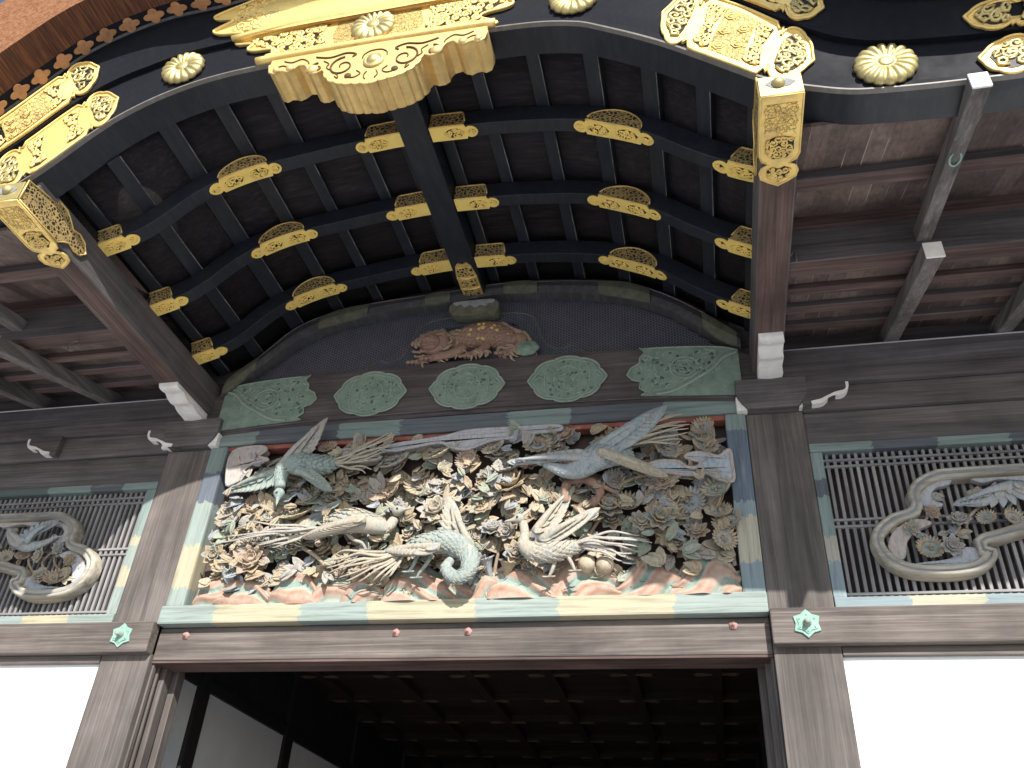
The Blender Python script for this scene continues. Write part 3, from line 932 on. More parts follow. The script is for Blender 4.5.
# ---------------------------------------------------------------- ridge beam
b = MB(); b.box(-.102, .102, -2.22, .06, 5.345, 5.60)
rb = tag(b.build('ridge_beam', 'lacq', loc=(0, -1.1, 5.345), bevel=.01), 'straight black ridge beam running from the gold pendant to the gable', 'beam')
b = MB()
ol = [(-.052, -.42), (-.03, -.455), (0, -.435), (.03, -.455), (.052, -.42), (.062, -.36), (.07, -.30), (.07, -.02), (-.07, -.02), (-.07, -.30), (-.062, -.36)]
b.plate([(x * 1.22, y) for x, y in ol], lambda u, v, d: (u, v, 5.341 - d), 0, .008)
gt = b.build('gilt_tongue', 'gold', rb)
for ya, yb in ((-.40, -.30), (-.27, -.17), (-.14, -.05)):
    b = MB(); b.box(-.066, .066, ya, yb, 5.327, 5.334)
    b.build('scroll_inset', 'gold_op2', gt, bevel=.002)
for y in (-.285, -.155):
    b = MB(); b.tube([(-.085, y, 5.33), (0, y + .02, 5.328), (.085, y, 5.33)], .007, 6)
    b.build('band', 'gold', gt)

# bracket cushion under the ridge end
b = MB()
pl = [(-.18, 5.235), (-.195, 5.17), (-.15, 5.115), (-.06, 5.105), (.03, 5.095), (.12, 5.105), (.20, 5.11), (.235, 5.16), (.225, 5.22), (.17, 5.245), (-.10, 5.255)]
b.prism(smooth_closed(pl, 4), -.085, .03)
rc = tag(b.build('ridge_bracket', 'olive', loc=(0, -.05, 5.03), bevel=.01), 'olive green scalloped bracket holding the inner end of the ridge beam', 'bracket')
b = MB()
b.prism(smooth_closed([(-.14, 5.235), (-.13, 5.205), (-.09, 5.215), (-.06, 5.18), (-.01, 5.20), (.03, 5.17), (.08, 5.195), (.12, 5.175), (.15, 5.205), (.18, 5.20), (.18, 5.235)], 3), -.105, -.075)
b.build('cloud_relief', 'cartgrey', rc, bevel=.006)

# ---------------------------------------------------------------- side beams carrying the gable
def side_beam(sx, label):
    xi, xo = 2.1855, 2.389
    b = MB(); xa, xb = sorted((sx * xi, sx * xo))
    b.box(xa, xb, -2.448, -2.36, 4.3325, 4.43); b.mi[-6] = 1
    b.box(xa, xb, -2.3595, .04, 4.3325, 4.612)
    b.mi[-6] = 1
    o = tag(b.build('side_beam', ['dark_y', 'red_y'], loc=(sx * 2.287, -1.2, 4.33), bevel=.01), label, 'beam', 'side beams carrying the gable')
    cx = sx * 2.287; hw = .1015
    b = MB(); b.box(cx - hw - .006, cx + hw + .006, -2.456, -2.444, 4.328, 4.475)
    fp = b.build('end_plate', 'gold_pale', o, bevel=.003)
    b = MB(); b.lathe((cx - sx * .01, -2.455, 4.41), [(.035, 0), (.034, .012), (.02, .028), (.004, .033)], 14)
    b.build('rivet_head', 'gold_pale', fp)
    b = MB(); b.prism([(cx - .075, 4.412), (cx - .045, 4.44), (cx, 4.448), (cx + .045, 4.44), (cx + .075, 4.412), (cx + .045, 4.384), (cx, 4.378), (cx - .045, 4.384)], -2.459, -2.455)
    b.build('dark_inset', 'cartgrey', fp)
    # underside sheath with tongue
    ol = [(-1, -2.45), (1, -2.45), (1, -2.07), (.86, -2.03), (.66, -2.02), (.52, -2.005), (.86, -1.985), (.98, -1.95), (.90, -1.91), (.50, -1.88), (0, -1.85),
          (-.50, -1.88), (-.90, -1.91), (-.98, -1.95), (-.86, -1.985), (-.52, -2.005), (-.66, -2.02), (-.86, -2.03), (-1, -2.07)]
    b = MB(); b.plate([(cx + u * (hw + .004), y) for u, y in ol], lambda u, v, d: (u, v, 4.3285 - d), 0, .008)
    us = b.build('under_sheath', 'gold', o)
    b = MB(); b.plate([(cx + u * hw, y) for u, y in [(-.78, -2.40), (.78, -2.40), (.78, -2.20), (.55, -2.23), (0, -2.20), (-.55, -2.23), (-.78, -2.20)]], lambda u, v, d: (u, v, 4.3195 - d), 0, .003)
    b.build('chased_field', 'gold_ch', us)
    b = MB()
    for i in range(3):
        for j in range(4):
            hx, hy = cx + hw * (-.5 + .5 * i), -2.36 + .075 * j + (.037 if i % 2 else 0)
            if hy > -2.22: continue
            for rr in (.033, .016):
                pts = [(hx + rr * math.cos(k * PI / 3), hy + rr * 1.05 * math.sin(k * PI / 3), 4.3155) for k in range(7)]
                b.tube(pts, .0032, 4)
    b.build('tortoiseshell_relief', 'gold', us)
    scrollwork(lambda u, v, d: (u, v, 4.3195 - d), [(cx + u * hw, y) for u, y in [(-.7, -2.17), (-.3, -2.19), (.3, -2.19), (.7, -2.17), (.72, -2.09), (.35, -2.045), (-.35, -2.045), (-.72, -2.09)]], us, 1, .022, 'gold', .004, seed=3)
    scrollwork(lambda u, v, d: (u, v, 4.3195 - d), [(cx + u * hw, y) for u, y in [(-.62, -1.965), (-.3, -1.985), (0, -1.97), (.3, -1.985), (.62, -1.965), (.55, -1.915), (0, -1.875), (-.55, -1.915)]], us, 1, .018, 'gold', .004, seed=4)
    b = MB()
    b.tube([(cx + u * (hw + .003), y, 4.320) for u, y in ol + ol[:1]], .006, 5)
    b.build('rim', 'gold', us)
    # plate on the inner cheek
    xs_ = sx * xi
    ol2 = [(-2.44, 4.335), (-2.07, 4.335), (-2.03, 4.37), (-1.99, 4.40), (-1.93, 4.385), (-1.87, 4.40), (-1.83, 4.45), (-1.87, 4.51), (-1.94, 4.53), (-2.0, 4.51), (-2.04, 4.545), (-2.10, 4.585), (-2.19, 4.585), (-2.19, 4.55), (-2.44, 4.5)]
    b = MB(); b.plate(ol2, lambda u, v, d: (xs_ - sx * d, u, v), -.001, .006)
    ck = b.build('cheek_plate', 'gold_dull', o)
    b = MB(); b.tube([(xs_ - sx * .007, u, v) for u, v in ol2 + ol2[:1]], .006, 5)
    b.build('rim', 'gold', ck)
side_beam(-1, 'heavy dark side beam with a gilt wrapped front end on the left of the vault')
side_beam(1, 'heavy reddish side beam with a gilt wrapped front end on the right of the vault')

# ---------------------------------------------------------------- bargeboard
hx = []
x = -6.3
while x <= 6.3001:
    hx.append(round(x, 4)); x += .05
b = MB(); secs = []
for x in hx:
    p0, p1, p2 = P0(x), P1(x), P2(x)
    m = L2(p0, p1, .05)
    secs.append([(p0[0], -2.21, p0[1]), (p0[0], -2.412, p0[1]), (m[0], -2.42, m[1]), (p1[0], -2.44, p1[1]), (p1[0], -2.475, p1[1] - .004), (p2[0], -2.56, p2[1]),
                 (p2[0], -2.585, p2[1] + .012), (p2[0], -2.672, p2[1] + .021), (p2[0], -2.672, p2[1] + .10), (p2[0], -2.21, p2[1] + .10)])
b.section(secs, 0, True, True)
for i, f in enumerate(b.f): b.sm[i] = True
for i in range(len(b.f) - 2):
    if i % 10 in (0, 9): b.mi[i] = 1
hafu = b.build('bargeboard', ['lacq_front', 'lacq'], loc=(0, -2.42, 5.37))
md = hafu.modifiers.new('edges', 'EDGE_SPLIT'); md.split_angle = math.radians(24)
tag(hafu, 'great curved black lacquered bargeboard across the top with gilt plates and chrysanthemum bosses', 'bargeboard')
# black moulding along the lower edge, then a bead coloured pale as sun gleam
b = MB(); secs = []
for x in hx:
    a = tier_lo(x, .012, .004); c = tier_lo(x, .13, .004); e = tier_lo(x, .13, -.01); f = tier_lo(x, .012, -.01)
    secs.append([a, c, e, f])
b.section(secs, 0, True, True)
b.build('edge_moulding', 'lacq_front', hafu)
b = MB(); secs = []
for x in hx:
    a = tier_lo(x, -.012, .010); c = tier_lo(x, .018, .010); e = tier_lo(x, .03, -.01); f = tier_lo(x, -.012, -.02)
    secs.append([a, c, e, f])
b.section(secs, 0, True, True)
b.build('edge_bead', 'bead', hafu)
b = MB(); secs = []
for x in hx:
    p = P2(x)
    secs.append([(p[0], -2.578, p[1] - .008), (p[0], -2.592, p[1] + .004), (p[0], -2.585, p[1] + .022), (p[0], -2.57, p[1] + .012)])
b.section(secs, 0, True, True)
b.build('upper_bead', 'lacq_worn', hafu)

def mum(cx, R, s=.66):
    c = Vector(tier_lo(cx, s, .004))
    n = 96; b = MB(); secs = []
    for rr, h in [(1.0, 0), (1.0, .10), (.985, .20), (.94, .29), (.86, .36), (.74, .41), (.60, .42), (.45, .39), (.33, .33), (.25, .26), (.235, .30), (.19, .34), (.10, .36), (.02, .365)]:
        ring = []
        for j in range(n):
            q = 2 * PI * j / n
            lob = abs(math.cos(8 * q))
            k = min(1, max(0, (rr - .24) / .3))
            r2 = rr * R * (1 - .075 * k * (1 - lob) ** 1.5)
            hh = h * R * (1 - .34 * k * (1 - lob) ** 1.3)
            ring.append((c.x + r2 * math.cos(q), c.y - hh * .78, c.z + r2 * math.sin(q)))
        secs.append(ring)
    b.section(secs, 0, True, True, True)
    b.build('chrysanthemum_boss', 'gold_pale', hafu)
for cx, s in ((-2.78, .5), (-1.32, .56), (-.078, .58), (1.15, .58), (2.74, .50)):
    mum(cx, .152, s)

def hpl(name, fn, poly, mat, d0, d1, parent):
    b = MB(); b.plate(poly, fn, d0, d1)
    return b.build(name, mat, parent)
def heart(cx, cs, L, H, sgn=1):
    """ornate pointed end lobe in (x, s) coordinates; grows from cx towards sgn"""
    half = smooth_open([(0, .26), (.06, .40), (.18, .50), (.34, .53), (.50, .49), (.60, .42), (.70, .38), (.82, .27), (.90, .14), (1.0, 0)], 3)
    up = [(cx + sgn * L * u, cs + H * v) for u, v in half]
    dn = [(cx + sgn * L * u, cs - H * v) for u, v in half[::-1]]
    return up + dn[1:]
def gilt_plate(fn, x0, x1, s0, s1, lobe0, lobe1, ts, lab=None):
    """long chased plate with two ornate end lobes on one tier of the bargeboard"""
    cs = (s0 + s1) / 2; H = (s1 - s0)
    xm_ = (x0 + x1) / 2
    mvh = (Vector(fn(xm_, 1)) - Vector(fn(xm_, 0))).length
    n = 10
    poly = []
    xa, xb = x0 + lobe0, x1 - lobe1
    bot = [(xa + (xb - xa) * k / n, s0) for k in range(n + 1)]
    top = [(xb - (xb - xa) * k / n, s1) for k in range(n + 1)]
    poly = bot
    if lobe1: poly = poly + [(xb + .02, s0 + .12 * H), (xb + .035, s0 + .05 * H)] + heart(xb + .035, cs, lobe1 - .035, H * .98, 1)[::-1][1:-1] + [(xb + .035, s1 - .05 * H), (xb + .02, s1 - .12 * H)]
    poly = poly + top
    if lobe0: poly = poly + [(xa - .02, s1 - .12 * H), (xa - .035, s1 - .05 * H)] + heart(xa - .035, cs, lobe0 - .035, H * .98, -1)[1:-1] + [(xa - .035, s0 + .05 * H), (xa - .02, s0 + .12 * H)]
    G = hpl('gilt_plate', fn, poly, 'gold', .012, .0, hafu)
    b = MB(); b.tube([fn(u, v, .015) for u, v in poly + poly[:1]], .0085, 6)
    b.build('rim', 'gold', G)
    # chased field with hexagons
    fa, fb = xa + .085, xb - .085
    if fb - fa > .1:
        fld = [(fa + (fb - fa) * k / 8, s0 + .10 * H) for k in range(9)] + [(fb - (fb - fa) * k / 8, s1 - .10 * H) for k in range(9)]
        hpl('chased_field', fn, fld, 'gold_field', .0150, .011, G)
        b = MB()
        step = .078
        nx = int((fb - fa) / step); ny = 3
        for i in range(nx):
            for j in range(ny):
                hx_ = fa + step * (i + .5); hs = s0 + H * (.22 + .28 * j + (.14 if i % 2 else 0))
                if hs > s1 - .16 * H: continue
                for rr in (.036, .017):
                    pts = []
                    for k in range(7):
                        q = k * PI / 3
                        e = fn(hx_, hs, .017)
                        pts.append((e[0] + rr * math.cos(q), e[1], e[2] + rr * math.sin(q)))
                    b.tube(pts, .0036, 4)
        b.build('tortoiseshell_relief', 'gold', G)
    for s, xe, on in ((-1, xa, lobe0), (1, xb, lobe1)):
        if not on: continue
        a0 = xe - s * .085
        inset = [(a0, s0 + .14 * H), (a0 + s * .04, s0 + .10 * H), (a0 + s * .085, s0 + .16 * H), (a0 + s * .06, cs), (a0 + s * .085, s1 - .16 * H), (a0 + s * .04, s1 - .10 * H), (a0, s1 - .14 * H), (a0 + s * .025, cs)]
        scrollwork(fn, inset, G, mvh, .024, 'gold', .0045, .0135, seed=int(abs(xe) * 77))
        ht = heart(xe + s * .058, cs, (on - .035) * .70, H * .72, s)
        HS = scrollwork(fn, ht, G, mvh, .038, 'gold_pale', .0058, .0135, seed=int(abs(xe) * 55), name='heart_inset')
        b = MB()
        hl = (on - .035) * .70
        for k, (u, v, du, dv, w) in enumerate([(.10, 0, .55, 0, 1.0), (.22, .02, .30, .16, .75), (.22, -.02, .30, -.16, .75), (.10, .04, .14, .22, .7), (.10, -.04, .14, -.22, .7)]):
            pts = []
            for q in range(6):
                t = q / 5
                pts.append(fn(xe + s * (.058 + hl * (u + du * t)), cs + H * .72 * (v + dv * t + .05 * math.sin(PI * t) * (1 if v >= 0 else -1)), .019))
            b.tube(pts, [.003, .008 * w, .013 * w, .012 * w, .008 * w, .002], 6, 0, .5)
        b.build('leaf_relief', 'gold_pale', G)
for s in (-1, 1):
    lo = (1.67, 2.40); up = (1.64, 2.36)
    if s > 0:
        gilt_plate(tier_lo, lo[0] - .02, lo[1], .02, .96, .20, .22, .03)
        gilt_plate(tier_up, up[0], up[1], .06, .93, .20, .20, .03)
    else:
        gilt_plate(tier_lo, -lo[1] - .02, -lo[0] - .06, .02, .96, .22, .20, .03)
        gilt_plate(tier_up, -up[1] - .20, -up[0] - .12, .06, .93, .20, .20, .03)
    a = 3.18 if s > 0 else -4.6
    gilt_plate(tier_lo, a, a + 1.42, .02, .90, .28, .28, .03)
    a = 3.08 if s > 0 else -4.5
    gilt_plate(tier_up, a, a + 1.42, .02, .8, .28, .28, .03)

# centre plate: scalloped gilt sheet on both tiers
def scallop(fn, xl, xr, s0, s1, endl, endr):
    poly = [(xl + (xr - xl) * k / 20, s0) for k in range(21)]
    poly += [(xr + u, s0 + (s1 - s0) * v) for u, v in endr]
    poly += [(xr + endr[-1][0] + (xl + endl[0][0] - xr - endr[-1][0]) * k / 20, s1) for k in range(1, 20)]
    poly += [(xl + u, s0 + (s1 - s0) * v) for u, v in endl]
    return poly
er = smooth_open([(.03, .08), (-.02, .18), (-.08, .28), (-.09, .38), (-.04, .46), (.04, .50), (.09, .58), (.09, .68), (.06, .76), (.10, .84), (.16, .90), (.17, 1.0)], 3)
pl = scallop(tier_lo, -.82, .71, .015, .985, [(-u, v) for u, v in er[::-1]], er)
C = hpl('centre_plate', tier_lo, pl, 'gold', .014, 0, hafu)
b = MB(); b.tube([tier_lo(u, v, .018) for u, v in pl + pl[:1]], .010, 6)
b.tube([tier_lo(-.85 + 1.58 * k / 30, .05, .028) for k in range(31)], .027, 8)
b.build('rim', 'gold', C)
for s in (-1, 1):
    x0, x1 = (.27, .72) if s > 0 else (-.84, -.37)
    poly = [(x0, .12), ((x0 + x1) / 2, .10), (x1 - .06 if s > 0 else x1, .12), (x1 - .10 if s > 0 else x1 - .03, .40), (x1 + .02 if s > 0 else x1 - .05, .70), (x1 + .06 if s > 0 else x1, .90), ((x0 + x1) / 2, .90), (x0 - (.06 if s < 0 else 0), .90), (x0 + (.04 if s > 0 else -.02), .70), (x0 + (.08 if s < 0 else 0), .40)]
    scrollwork(tier_lo, poly, C, .34, .030, 'gold', .0055, .0150, seed=5 + s)
fld = [(-.32, .12), (-.05, .10), (.22, .12), (.25, .5), (.22, .92), (-.05, .92), (-.32, .92), (-.35, .5)]
hpl('chased_field', tier_lo, fld, 'gold_field', .0175, .012, C)
pl = scallop(tier_up, -.93, .86, .015, .95, smooth_open([(.02, .93), (-.06, .88), (-.13, .80), (-.13, .70), (-.07, .60), (-.04, .52), (-.10, .44), (-.16, .34), (-.14, .22), (-.06, .12), (.0, .06)], 3), smooth_open([(.0, .06), (.06, .12), (.14, .22), (.16, .34), (.10, .44), (.04, .52), (.07, .60), (.13, .70), (.13, .80), (.06, .88), (-.02, .93)], 3))
C2 = hpl('centre_plate', tier_up, pl, 'gold', .014, 0, hafu)
b = MB(); b.tube([tier_up(u, v, .018) for u, v in pl + pl[:1]], .010, 6)
b.build('rim', 'gold', C2)
for s in (-1, 1):
    x0, x1 = (.30, .86) if s > 0 else (-.93, -.36)
    scrollwork(tier_up, [(x0, .10), ((x0 + x1) / 2, .08), (x1, .10), (x1 + s * .06 if s > 0 else x1, .2), (x1 + (.02 if s > 0 else 0), .45), (x1, .85), ((x0 + x1) / 2, .87), (x0, .85), (x0 - (.02 if s < 0 else 0), .45), (x0 - (.06 if s < 0 else 0), .2)], C2, .33, .030, 'gold', .0055, .0150, seed=9 + s)
# ridge mould between the two tiers of the centre plate
b = MB(); b.tube([tier_up(-1.0 + 1.96 * k / 30, .02, .006) for k in range(31)], .022, 8)
b.build('gilt_ridge', 'gold', hafu)

# four-lobed studs
arc = []
xq = 0
def quat(x0):
    p = Vector(tier_band(x0, .5, .004)); q = Vector(tier_band(x0 + .02, .5, .004)); t = (q - p).normalized()
    w = (Vector(tier_band(x0, 1)) - Vector(tier_band(x0, 0))).normalized()
    poly = []
    for k in range(32):
        a = 2 * PI * k / 32
        r = .074 * (.62 + .38 * abs(math.cos(2 * a)) ** 1.1)
        poly.append((r * math.cos(a), r * .66 * math.sin(a)))
    nrm = t.cross(w).normalized()
    if nrm.z > 0: nrm = -nrm
    b = MB(); b.plate(poly, lambda u, v, d: tuple(p + t * u + w * v + nrm * d), .012, 0)
    S = b.build('four_lobed_stud', 'stud', hafu, bevel=.003)

u = .09
xx = 0.0; last = None
samp = [i * .01 for i in range(0, 430)]
pts = [P2(v) for v in samp]
acc = 0; nxt = .09
for i in range(1, len(samp)):
    acc += math.dist(pts[i], pts[i - 1])
    if acc >= nxt:
        quat(samp[i]); quat(-samp[i]); nxt += .172

# ---------------------------------------------------------------- bark roof edge
b = MB(); secs = []
for x in hx:
    p = P2(x)
    k = (abs(p[0]) / 3.0) ** 2 if abs(p[0]) < 3 else 1
    z = p[1]
    secs.append([(p[0], -2.671, z + .022), (p[0], -2.875, z + .03), (p[0], -2.885, z + 1.0), (p[0], -2.5, z + 1.15), (p[0], .6, z * .35 + 5.0), (p[0], 3.2, 7.4), (p[0], 3.2, 7.25), (p[0], .6, z * .35 + 4.72), (p[0], -2.3, z + .3), (p[0], -2.5, z + .12)])
b.section(secs, 0, True, True)
kk = 10
for i in range(len(b.f) - 2):
    j = i % kk
    b.mi[i] = 1 if j in (1, 2) else 0
    b.sm[i] = True
br = b.build('bark_roof', ['bark', 'bark_end'], loc=(0, -2.8, 6.0))
md = br.modifiers.new('edges', 'EDGE_SPLIT'); md.split_angle = math.radians(24)
tag(br, 'thick reddish brown cypress bark roof edge sweeping over the bargeboard', 'roof')

# ---------------------------------------------------------------- gold pendant
half = [(0, 5.352), (.70, 5.336), (.705, 5.28), (.690, 5.205), (.655, 5.185), (.625, 5.205), (.595, 5.20), (.565, 5.182), (.53, 5.20), (.50, 5.235), (.455, 5.225), (.432, 5.19), (.428, 5.150), (.40, 5.125), (.36, 5.122), (.325, 5.145), (.305, 5.105), (.285, 5.06), (.255, 5.02), (.215, 5.005), (.172, 4.975), (.125, 4.978), (.084, 4.958), (.04, 4.962), (0, 4.938)]
_f = smooth_open([(.305, 5.105), (.285, 5.06), (.255, 5.02), (.215, 4.995), (.172, 4.972), (.125, 4.963), (.084, 4.955), (.04, 4.948), (0, 4.938)], 6)
_g = []
for i_, (x_, z_) in enumerate(_f):
    k_ = .012 * abs(math.sin(i_ * PI / 8)) ** .6 - .004
    _g.append((x_ + k_ * (x_ / .34), z_ - k_ * (1 - x_ / .45)))
_g[-1] = (0, 4.940)
half = [p for p in half if p[0] > .31 or p[1] > 5.3] + _g
ol = half + [(-x * 1.02, z) for x, z in half[-2:0:-1]]
ol = [(x - .012, z) for x, z in ol]
b = MB(); b.prism(ol, -2.462, -2.245)
pend = b.build('gold_pendant', 'gold_lit', loc=(0, -2.35, 5.2))
tag(pend, 'thick gilded pendant with scroll lobes hanging under the middle of the bargeboard', 'gable pendant')
b = MB(); ring = smooth_closed(ol, 1)
b.tube([(x, -2.464, z) for x, z in ol[2:-1]], .008, 6)
b.build('raised_edge', 'gold_lit', pend)
def scroll(b, cx, cz, r, turns, s, q0):
    pts = []
    for k in range(28):
        t = k / 27; q = q0 + s * turns * 2 * PI * t; rr = r * (1 - .82 * t)
        pts.append((cx + rr * math.cos(q), -2.466, cz + rr * math.sin(q)))
    b.tube(pts, [.007 * (1 - .5 * k / 27) for k in range(28)], 6)
for s in (-1, 1):
    for cx_, cz_, r_, tn in ((.20, 5.15, .095, 1.3), (.375, 5.175, .05, 1.1)):
        b = MB(); scroll(b, s * cx_ - .012, cz_, r_, tn, -s, PI / 2)
        b.build('engraved_scroll', 'ink', pend)
    b = MB(); b.tube(smooth_open([(s * .40 - .012, -2.466, 5.29), (s * .30 - .012, -2.466, 5.262), (s * .20 - .012, -2.466, 5.285), (s * .13 - .012, -2.466, 5.26), (s * .15 - .012, -2.466, 5.235)], 4), .0055, 6)
    b.build('engraved_line', 'ink', pend)
    for crv in ([(.62, 5.30), (.56, 5.275), (.50, 5.295), (.455, 5.265), (.44, 5.235)], [(.34, 5.235), (.30, 5.20), (.31, 5.165), (.285, 5.135)], [(.10, 5.085), (.07, 5.05), (.105, 5.02), (.155, 5.03)],
                [(.03, 5.06), (.045, 5.02), (.03, 4.985)], [(.24, 5.06), (.215, 5.035), (.225, 5.075), (.26, 5.10)], [(.08, 5.20), (.075, 5.235), (.04, 5.265), (.0, 5.272)], [(.66, 5.245), (.62, 5.255), (.585, 5.235)]):
        b = MB(); b.tube(smooth_open([(s * x - .012, -2.4655, z) for x, z in crv], 4), .0038, 5)
        b.build('engraved_line', 'ink', pend)
    b = MB(); b.lathe((s * .15 - .012, -2.46, 5.045), [(.024, 0), (.02, .01), (.008, .012)], 10)
    b.build('pierced_hole', 'ink', pend)
b = MB(); b.lathe((-.012, -2.462, 5.16), [(.07, 0), (.066, .012), (.05, .016), (.045, .010), (.04, .022), (.022, .034), (.004, .038)], 18)
b.build('centre_boss', 'gold_pale', pend)
for s in (-1, 1):
    for cx, cz, r in ((.655, 5.21, .026), (.56, 5.21, .03), (.40, 5.16, .04)):
        b = MB(); b.lathe((s * cx - .012, -2.462, cz), [(r, 0), (r * .95, .012), (r * .6, .022), (r * .1, .026)], 14)
        b.build('lobe_boss', 'gold_lit', pend)

# ================================================================== RAINBOW BEAM AND GABLE WALL
RB0 = spline([(-2.6, 4.07), (-2.2, 4.10), (-1.9, 4.125), (-1.2, 4.165), (0, 4.18), (1.2, 4.165), (1.9, 4.125), (2.2, 4.10), (2.6, 4.07)])
RB1 = spline([(-2.6, 4.48), (-2.2, 4.50), (-2.12, 4.565), (-1.95, 4.62), (-1.5, 4.655), (0, 4.69), (1.5, 4.655), (1.95, 4.62), (2.12, 4.565), (2.2, 4.50), (2.6, 4.48)])
b = MB(); secs = []
for i in range(71):
    x = -2.46 + 4.92 * i / 70
    z0, z1 = RB0(x), RB1(x)
    secs.append([(x, -.02, z0 + .035), (x, .012, z0), (x, .30, z0), (x, .30, z1), (x, .0, z1), (x, -.02, z1 - .015)])
b.section(secs, 0, True, True)
rbm = tag(b.build('rainbow_beam', 'brown_x', loc=(0, 0, 4.15)), 'arched tie beam over the carved panel with green copper medallions and end plates', 'beam')
b = MB(); b.tube([(-2.05 + 4.1 * k / 40, -.022, RB0(-2.05 + 4.1 * k / 40) + .028) for k in range(41)], .007, 6)
b.build('lower_bead', 'dark_x', rbm)

def mokko(cx, cz, w, h, n=112):
    out = []
    for k in range(n):
        q = 2 * PI * k / n
        r = .925 + .075 * abs(math.cos(4 * q)) ** .55
        c, s = math.cos(q), math.sin(q)
        tip = .05 * max(0, 1 - abs(s) / .16)
        out.append((cx + w * c * (r + tip), cz + h * s * r))
    return out
rr = random.Random(3)
for cx, lab in ((-.79, None), (.015, None), (.812, None)):
    cz = 4.412
    b = MB(); o1 = mokko(cx, cz, .292, .212)
    b.prism(o1, -.030, -.018)
    MD = b.build('medallion', 'verd', rbm)
    b = MB()
    b.tube([(x, -.033, z) for x, z in o1 + o1[:1]], .0075, 6)
    o2 = mokko(cx, cz, .262, .185)
    b.tube([(x, -.031, z) for x, z in o2 + o2[:1]], .004, 5)
    for s in (-1, 1):   # side leaf fields
        b.tube([(cx + s * (.125 + .05 * math.cos(q)), -.032, cz + .155 * math.sin(q)) for q in [(-.5 + k / 16) * PI for k in range(17)]], .005, 5)
        b.tube([(cx + s * .17, -.032, cz), (cx + s * .215, -.032, cz + .03), (cx + s * .26, -.032, cz)], .004, 5)
    o3 = [(cx + .105 * math.cos(q) , cz + .12 * math.sin(q)) for q in [2 * PI * k / 28 for k in range(28)]]
    b.tube([(x, -.032, z) for x, z in o3 + o3[:1]], .005, 5)
    b.build('raised_outline', 'verd_hi', MD)
    b = MB()
    for k in range(44):
        a = rr.uniform(0, 2 * PI); q = rr.uniform(.1, .95); u, v = cx + .24 * q * math.cos(a), cz + .165 * q * math.sin(a)
        L = rr.uniform(.02, .045); d = rr.uniform(0, 2 * PI); bend = rr.uniform(-1.5, 1.5)
        pts = [(u + L * t * math.cos(d + bend * t), -.031, v + L * t * math.sin(d + bend * t)) for t in (0, .35, .7, 1)]
        b.tube(pts, [.003, .006, .005, .002], 5)
    b.build('scroll_relief', 'verd_hi', MD)
    b = MB()
    for k in range(30):
        a = rr.uniform(0, 2 * PI); q = rr.uniform(.2, .98); u, v = cx + .25 * q * math.cos(a), cz + .175 * q * math.sin(a)
        b.lathe((u, -.030, v), [(rr.uniform(.006, .013), 0), (.004, .0015)], 7)
    b.build('pierced_hole', 'verd_lo', MD); absorb(MD)
for s in (-1, 1):
    edge = [(1.37, RB1(1.37) - .012), (1.41, 4.60), (1.37, 4.55), (1.365, 4.50), (1.30, 4.46), (1.27, 4.40), (1.31, 4.35), (1.37, 4.33), (1.36, 4.27), (1.41, 4.23), (1.37, 4.205)]
    if s < 0: edge = [(x - .02, z) for x, z in edge]
    bot = [(1.37 + (2.098 - 1.37) * k / 10, RB0(1.37 + .728 * k / 10) + .042) for k in range(1, 11)]
    top = [(2.098 - (2.098 - 1.37) * k / 12, RB1(2.098 - .728 * k / 12) - .014) for k in range(12)]
    pl = [(s * x, z) for x, z in edge + bot + top]
    b = MB(); b.prism(pl, -.030, -.018)
    EP = b.build('end_plate', 'verd', rbm)
    b = MB()
    b.tube([(s * x, -.033, z) for x, z in edge], .007, 6)
    b.tube([(s * x, -.033, z - .006) for x, z in top], .006, 5)
    # big scroll with its long stem
    cx, cz = 1.70, 4.43
    for r0, w in ((.105, .008), (.075, .005), (.045, .005)):
        b.tube([(s * (cx + r0 * math.cos(q)), -.034, cz + r0 * .95 * math.sin(q)) for q in [PI * .1 + k * PI * 1.75 / 22 for k in range(23)]], [w * .6 + w * .4 * k / 22 for k in range(23)], 6)
    stem = smooth_open([(2.09, 4.535), (2.0, 4.50), (1.90, 4.40), (1.80, 4.335), (1.72, 4.285), (1.60, 4.225), (1.48, 4.205)], 5)
    b.tube([(s * x, -.034, z) for x, z in stem], .012, 6)
    b.tube([(s * (x - .02), -.033, z + .035) for x, z in stem], .005, 5)
    b.build('raised_outline', 'verd_hi', EP)
    b = MB()
    for k in range(70):
        u = rr.uniform(1.36, 1.98); v = rr.uniform(4.25, 4.60)
        if v < 4.60 - (2.1 - u) * .48 + .02 and u > 1.62 and v < 4.36: continue
        L = rr.uniform(.03, .06); d = rr.uniform(0, 2 * PI); bend = rr.uniform(-1.8, 1.8)
        pts = [(s * (u + L * t * math.cos(d + bend * t)), -.031, v + L * t * math.sin(d + bend * t)) for t in (0, .35, .7, 1)]
        b.tube(pts, [.003, .007, .006, .002], 5)
    b.build('scroll_relief', 'verd_hi', EP)
    b = MB()
    for k in range(46):
        u = rr.uniform(1.36, 1.95); v = rr.uniform(4.27, 4.59)
        if u > 1.62 and v < 4.36: continue
        b.lathe((s * u, -.030, v), [(rr.uniform(.008, .017), 0), (.004, .0015)], 7)
    b.build('pierced_hole', 'verd_lo', EP); absorb(EP)

